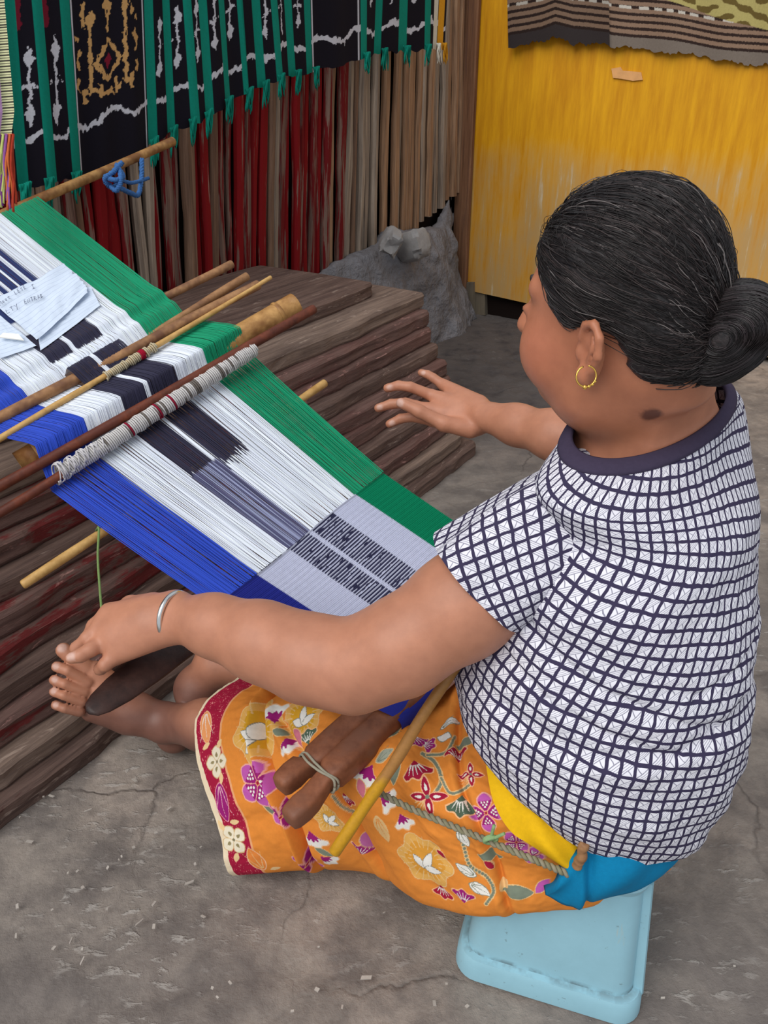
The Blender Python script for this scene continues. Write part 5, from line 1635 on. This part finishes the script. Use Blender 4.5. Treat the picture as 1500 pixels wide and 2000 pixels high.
stem([(905, 1650), (918, 1690), (950, 1712), (964, 1740), (950, 1765)], 2.4); stem([(510, 1560), (525, 1580), (548, 1596)], 3); stem([(650, 1555), (668, 1575), (690, 1585)], 2)
lotus(500, 1425, 62, -150); lotus(830, 1682, 62, -75, lin((226, 158, 60))); lotus(590, 1398, 50, -80); lotus(642, 1598, 36, -60, lin((222, 164, 70)))
flower(503, 1530, 46, 5, -15); flower(547, 1598, 33, 4, 30, dots=False); flower(950, 1588, 34, 4, 80); flower(1008, 1645, 26, 4, 40); flower(1040, 1672, 22, 4, 10); flower(600, 1688, 30, 4, 20, dots=False)
fan(536, 1395, 40, -95, MAG, WHI, True); fan(812, 1500, 36, 75, CRI); fan(812, 1445, 30, -60, MAG); fan(836, 1455, 26, -20, MAG); fan(892, 1476, 28, 100, CRI); fan(716, 1515, 42, 110, MAG, WHI, True); fan(712, 1470, 30, -95, MAG); fan(755, 1562, 34, 15, MAG, WHI, True)
fan(788, 1604, 30, 50, MAG, WHI, True); fan(865, 1740, 30, 70, CRI); fan(905, 1752, 30, -100, MAG); fan(676, 1560, 28, 60, CRI); fan(612, 1640, 40, 60, MAG, WHI, True); fan(704, 1662, 28, -80, MAG); fan(897, 1575, 36, 95, DGR); fan(600, 1440, 30, -100, DGR); fan(640, 1680, 34, 30, MAG, WHI, True); fan(560, 1455, 30, 60, MAG, WHI, True)
star(835, 1556, 36, -5); star(920, 1512, 24, 10)
leaf(770, 1390, 40, -25, GRY, CRM, DGR); leaf(765, 1430, 44, 40, GRY, CRM, DGR); leaf(750, 1475, 40, -20, lin((170, 176, 158)), CRM, GRY); leaf(770, 1505, 50, 115, GRY); leaf(958, 1668, 46, -10, GRY); leaf(1010, 1745, 60, -8, GRY); leaf(912, 1448, 40, 5, GRY); leaf(545, 1430, 30, 20, GRY); leaf(632, 1665, 36, 10, GRY)
leaf(905, 1638, 40, 60, WHI, GRY, GRY); leaf(910, 1700, 42, -150, WHI, GRY, GRY); leaf(938, 1736, 42, 20, WHI, GRY, GRY); leaf(878, 1408, 38, 20, WHI, GRY, GRY); leaf(868, 1440, 32, 140, WHI, GRY); leaf(795, 1405, 34, -30, WHI, GRY); leaf(580, 1440, 42, 60, PNK, lin((244, 190, 150)));
leaf(745, 1620, 56, 62, lin((232, 190, 130)), CRM, ORG); leaf(705, 1540, 36, 70, PNK); leaf(720, 1640, 40, 60, lin((190, 110, 170))); leaf(862, 1668, 22, 40, CRI); leaf(955, 1690, 24, 45, CRI); leaf(985, 1722, 24, -70, CRM); leaf(1060, 1730, 36, -50, MAG2)
# border: cream hem, crimson band with pale flowers and leaves
bd = (Sr < 0.42); SC_[bd] = CRI
dots = bd & (vnoise(np.stack([Sr * 90, Sc * 70], -1), 141) > 0.72); SC_[dots] = lin((226, 130, 130))
SC_[(Sr >= 0.42) & (Sr < 0.448)] = lin((238, 170, 120))
wbn = np.interp(Sc, [0, 0.6, 1.3, 2, 3], [0.075, 0.07, 0.10, 0.03, 0.05])
SC_[Sr < wbn] = lin((238, 218, 186))
def cream_flower(px, py, R, rot=45):
    m = Motif(px, py, R)
    for k_ in range(4):
        s, t_, mm = m.petal(0, 0, rot + 90 * k_, R, R * .42, lin((238, 226, 200)), lin((214, 180, 130)), 1.8, 1.4)
        m.petal(R * .3 * math.cos(math.radians(rot + 90 * k_)), R * .3 * math.sin(math.radians(rot + 90 * k_)), rot + 90 * k_, R * .35, R * .12, lin((150, 136, 96)), None)
    m.disc(0, 0, R * .1, lin((130, 120, 90)))
cream_flower(424, 1488, 28, 80); cream_flower(456, 1640, 28, 45)
leaf(402, 1420, 64, 80, lin((238, 158, 100)), lin((250, 200, 160)), WHI); leaf(434, 1568, 70, 75, MAG, lin((240, 160, 170)), lin((244, 190, 200))); leaf(500, 1680, 60, -115, lin((236, 140, 66)), lin((250, 200, 160)), CRM)
for (x, y, a) in ((402, 1458, 150), (428, 1452, -40), (432, 1520, 90), (432, 1612, -130), (458, 1606, -20), (462, 1675, 100), (538, 1696, -30)):
    leaf(x, y, 22, a, lin((240, 204, 150)), None)
mk('sarong', Sv, gridF(nr_, nc_, True), vcol('batik_cotton', 0.85, 0.2, 0.2, 1100, 0.12), parent=person, col=SC_, label='orange batik sarong with crimson flowered border')

# yellow undercloth showing at the hip
lft = [P(945, 1470, 1.06), P(962, 1560, 1.04), P(996, 1622, 1.02), P(1040, 1655, 1.005), P(1092, 1690, 1.01)]
rgt = [P(1040, 1450, 1.05), P(1060, 1540, 1.02), P(1090, 1600, 1.0), P(1118, 1640, 1.0), P(1140, 1672, 1.01)]
tq = np.linspace(0, 1, 40)
Lq = spl(np.linspace(0, 1, 5), lft, tq); Rq = spl(np.linspace(0, 1, 5), rgt, tq)
rows = []
for s in np.linspace(0, 1, 16):
    rows.append(Lq * (1 - s) + Rq * s + np.array([0, -1, .4]) * (0.012 * math.sin(s * np.pi) + 0.003 * np.sin(s * 9 + tq * 6))[:, None])
Vf = np.array(rows).reshape(-1, 3)
mk('yellow_undercloth', Vf, gridF(16, 40), vcol('yellow_cotton', 0.85, 0.2, 0.2, 900, 0.15), parent=person, col=np.broadcast_to(lin((238, 186, 20)), Vf.shape), label='yellow cloth showing at the hip below the blouse')

# ---- hair
hair = Field(HO - 0.17, HO + 0.17, 0.0032)
poly = np.array([(0.30, 0.075), (0.10, 0.052), (0.088, 0.03), (0.066, 0.0), (0.050, -0.028), (0.034, -0.046), (0.020, -0.050), (0.004, -0.040), (-0.022, -0.044), (-0.034, -0.072), (-0.042, -0.105), (-0.060, -0.122), (-0.30, -0.125), (-0.30, 0.3), (0.30, 0.3)])
def poly_sd(x, y):
    d = np.full(x.shape, 1e9); ins = np.zeros(x.shape, bool)
    n = len(poly)
    for i in range(n):
        a, b = poly[i], poly[(i + 1) % n]
        e = b - a; wx, wy = x - a[0], y - a[1]
        t = np.clip((wx * e[0] + wy * e[1]) / (e @ e), 0, 1)
        d = np.minimum(d, (wx - e[0] * t) ** 2 + (wy - e[1] * t) ** 2)
        c = ((a[1] <= y) & (b[1] > y)) | ((b[1] <= y) & (a[1] > y))
        with np.errstate(divide='ignore', invalid='ignore'):
            ins ^= c & (x < (b[0] - a[0]) * (y - a[1]) / (b[1] - a[1] + 1e-12) + a[0])
    return np.where(ins, -1, 1) * np.sqrt(d)
hair.ell(H(-0.001, 0, -0.002), HA, (0.1005, 0.0855, 0.0965), 0.02)
hair.ell(H(-0.045, 0, -0.055), HA, (0.060, 0.068, 0.060), 0.03)
sl, (X, Y, Z) = hair.region(HO - 0.17, HO + 0.17)
q = np.stack([X - HO[0], Y - HO[1], Z - HO[2]], -1)
lf, lu = q @ HF, q @ HU
pd = poly_sd(lf + 0.004 * vnoise(np.stack([lu.ravel() * 160, lf.ravel() * 60], -1), 5).reshape(lf.shape), lu)
nz = 0.0025 * fbm(np.stack([lf.ravel() * 30, (q @ HL).ravel() * 60, lu.ravel() * 60], -1), 151, 3).reshape(lf.shape)
hair.F = (-Field.smin(-hair.F, -pd.astype(np.float32), 0.012) + nz).astype(np.float32)
Vh, Fh = hair.mesh()
BUN = P(1432, 645, 0.80)
HMAT = M('dark_hair', 0.42, 0.5)
co = HMAT.coord('Object', (1, 1, 1))
g = HMAT.noise(co, 160, 5, 0.7)
HMAT.color(HMAT.mix(HMAT.ramp(g, [(0.4, 0.0), (0.75, 1.0)]), lin((22, 17, 18)), lin((62, 52, 52))))
HMAT.bump(g, 0.4, 0.003)
hair_o = mk('hair', Vh, Fh, HMAT.m, parent=person, label='dark brown hair with grey strands combed back into a bun')
STM = M('hair_strands', 0.4, 0.5); STM.color(STM.attr('Col')); STM = STM.m
# strands combed from the hairline to the bun
hc = H(-0.001, 0, -0.002); hrad = np.array([0.1005, 0.0855, 0.0965])
bd_ = np.array([(BUN - hc) @ HF, (BUN - hc) @ HL, (BUN - hc) @ HU]); bdir = norm(bd_ / hrad)
acc = Acc()
from mathutils.kdtree import KDTree
def surf_lookup(V, c):
    d = V - c; r = np.linalg.norm(d, axis=1)
    kd = KDTree(len(V))
    for i, q in enumerate(d / r[:, None]): kd.insert(q, i)
    kd.balance()
    def f(p):
        q = p - c; n = np.linalg.norm(q, axis=1)[:, None]; q = q / n
        rr = np.array([np.mean([r[h[1]] for h in kd.find_n(x, 4)]) for x in q])
        return q, rr
    return f
hlook = surf_lookup(Vh, hc)
def hpt(d):                       # direction on the unit sphere -> hair surface
    k = np.linalg.norm(d, axis=1)
    q, r_ = hlook(hc + (d * hrad) @ np.array([HF, HL, HU]))
    return hc + q * (r_ * k)[:, None]
cnt = 0
while cnt < 3000:
    d0 = norm(rng.normal(size=3))
    lp = d0 * hrad + np.array([-0.001, 0, -0.002])
    if poly_sd(np.array([lp[0]]), np.array([lp[2]]))[0] > -0.002: continue
    dt = d0 @ bdir
    if dt > 0.93: continue
    om = math.acos(np.clip(dt, -1, 1))
    L = min(1.0, rng.uniform(0.25, 0.6) / om * 1.3)
    s = np.linspace(0, L, 11)
    ds_ = (np.sin((1 - s) * om)[:, None] * d0 + np.sin(s * om)[:, None] * bdir) / math.sin(om)
    side_ = norm(np.cross(d0, bdir))
    ds_ = ds_ + side_ * (rng.normal() * 0.05 * np.sin(s * np.pi) + 0.012 * np.sin(s * 20 + rng.uniform(0, 6)))[:, None]
    ds_ /= np.linalg.norm(ds_, axis=1)[:, None]
    lift = 1.0 + 0.002 + 0.010 * rng.random() * np.sin(np.pi * s / L) + (0.05 * rng.random() ** 6) * np.sin(np.pi * s / L)
    p = hpt(ds_ * lift[:, None])
    rloc = (p - HO); keep = poly_sd(rloc @ HF, rloc @ HU) < -0.002
    if keep.sum() < 4: continue
    p = p[keep]
    g_ = rng.random()
    c = lin((26, 20, 20)) if g_ < 0.66 else lin((60, 50, 49)) if g_ < 0.95 else lin((112, 104, 102))
    v, f = tube(p, np.linspace(1, 0.5, len(p)) * rng.uniform(0.0004, 0.0007), 3, False)
    acc.add(v, f, c); cnt += 1
# flyaways along the crown and temple
for i in range(140):
    d0 = norm(np.array([rng.uniform(-.9, .9), rng.uniform(-.2, 1), rng.uniform(0.1, 1)]))
    lp = d0 * hrad
    if poly_sd(np.array([lp[0]]), np.array([lp[2]]))[0] > -0.004: continue
    tdir = norm(np.cross(d0, rng.normal(size=3)))
    s = np.linspace(0, 1, 9)
    dd = d0 + tdir * (0.28 * s)[:, None]; dd /= np.linalg.norm(dd, axis=1)[:, None]
    p = hpt(dd * (1 + 0.06 * rng.uniform(0.3, 1.2) * np.sin(s * 2.6))[:, None])
    v, f = tube(p, 0.0003, 3, False); acc.add(v, f, lin((34, 27, 26)))
v, f = acc.get()
mk('hair_strands', v, f, STM, parent=hair_o, col=acc.col(), kind='stuff')
# bun
bf_ = Field(BUN - 0.09, BUN + 0.09, 0.003)
bx = norm(BUN - HO); bz = norm(UP - bx * bx[2]); by = np.cross(bz, bx)
bf_.ell(BUN, (bx, by, bz), (0.040, 0.043, 0.050), 0.01)
bf_.ell(BUN + bx * 0.012 + bz * 0.024 - by * .012, (bx, by, bz), (0.030, 0.032, 0.026), 0.006)
bf_.ell(BUN - bz * 0.030 - bx * 0.006, (bx, by, bz), (0.034, 0.038, 0.030), 0.008)
bf_.cone(HO + (BUN - HO) * 0.55, BUN, 0.034, 0.03, 0.012)
Vn, Fn = bf_.mesh()
bun = mk('hair_bun', Vn, Fn, HMAT.m, parent=person, label='glossy dark bun at the back of the head')
blook = surf_lookup(Vn, BUN)
acc = Acc()
for i in range(1200):
    tilt = rng.uniform(-1.4, 1.4); ph0 = rng.uniform(0, 2 * np.pi); ln_ = rng.uniform(0.8, 1.8)
    s = np.linspace(0, ln_, 10) + ph0
    y_ = math.cos(tilt); 
    d_ = np.stack([np.cos(s) * y_, np.full(10, math.sin(tilt)) + .12 * np.sin(s * 2), np.sin(s) * y_], -1)
    d_ /= np.linalg.norm(d_, axis=1)[:, None]
    q_, r_ = blook(BUN + d_ @ np.array([bx, by, bz]))
    p = BUN + q_ * (r_ * (1.004 + 0.015 * rng.random()))[:, None]
    g_ = rng.random(); c = lin((24, 18, 19)) if g_ < 0.7 else lin((54, 46, 48))
    v, f = tube(p, rng.uniform(0.0004, 0.0008), 3, False); acc.add(v, f, c)
v, f = acc.get(); mk('hair_strands', v, f, STM, parent=bun, col=acc.col(), kind='stuff')
# brow of the far/near side
for s in (-1, 1):
    pts = [H(0.100, 0.010 * s, -0.010), H(0.0985, 0.022 * s, -0.004), H(0.091, 0.036 * s, -0.004), H(0.080, 0.050 * s, -0.012)]
    v, f = tube(spl(np.linspace(0, 1, 4), pts, np.linspace(0, 1, 14)), np.concatenate([np.linspace(.0015, .0032, 7), np.linspace(.0032, .001, 7)]), 6)
    mk('eyebrow', v, f, HMAT.m, parent=person)
    pts = [H(0.1035, 0.018 * s, -0.036), H(0.1055, 0.030 * s, -0.038), H(0.096, 0.045 * s, -0.036)]
    v, f = tube(spl(np.linspace(0, 1, 3), pts, np.linspace(0, 1, 12)), 0.0012, 5); mk('eyelashes', v, f, HMAT.m, parent=person)

# ---- jewellery
GOLD = M('gold', 0.2, 0.5, Metallic=1.0); GOLD.color(lin((246, 196, 96))); GOLD = GOLD.m
SILV = M('silver', 0.22, 0.5, Metallic=1.0); SILV.color(lin((226, 226, 224))); SILV = SILV.m
ec = P(1145, 735, 0.775)
an = np.linspace(math.radians(-250), math.radians(80), 40)
e1 = norm([1, 0.15, 0]); e2 = norm([0.0, 0.35, 1])
rp = ec + 0.0098 * (np.cos(an)[:, None] * e1 + np.sin(an)[:, None] * e2)
v, f = tube(rp, 0.0009, 8)
ear_o = mk('earring', v, f, GOLD, parent=person, label='gold hoop earring with small beads')
for q in (-95, -72, -50, -30):
    a = math.radians(q); c = ec + 0.0102 * (math.cos(a) * e1 + math.sin(a) * e2)
    r = 0.0024 if q == -95 else 0.0017
    v, f = tube([c - e2 * r, c - e2 * r * .7, c, c + e2 * r * .7, c + e2 * r], [r * .2, r * .7, r, r * .7, r * .2], 10); mk('bead', v, f, GOLD, parent=ear_o)
wc = P(343, 1205, 1.087); ax_ = norm(LA[-1] - LA[-2])
e1 = norm(np.cross(ax_, UP)); e2 = np.cross(e1, ax_)
an = np.linspace(math.radians(-35), math.radians(290), 60)
rb = 0.0315 * (np.cos(an)[:, None] * e1 + np.sin(an)[:, None] * e2 * 1.06)
v, f = tube(wc + rb, np.interp(np.linspace(0, 1, 60), [0, .1, .5, .9, 1], [.0012, .0032, .0040, .0032, .0012]), 8, True)
mk('bracelet', v, f, SILV, parent=person, label='silver cuff bracelet on the left wrist')
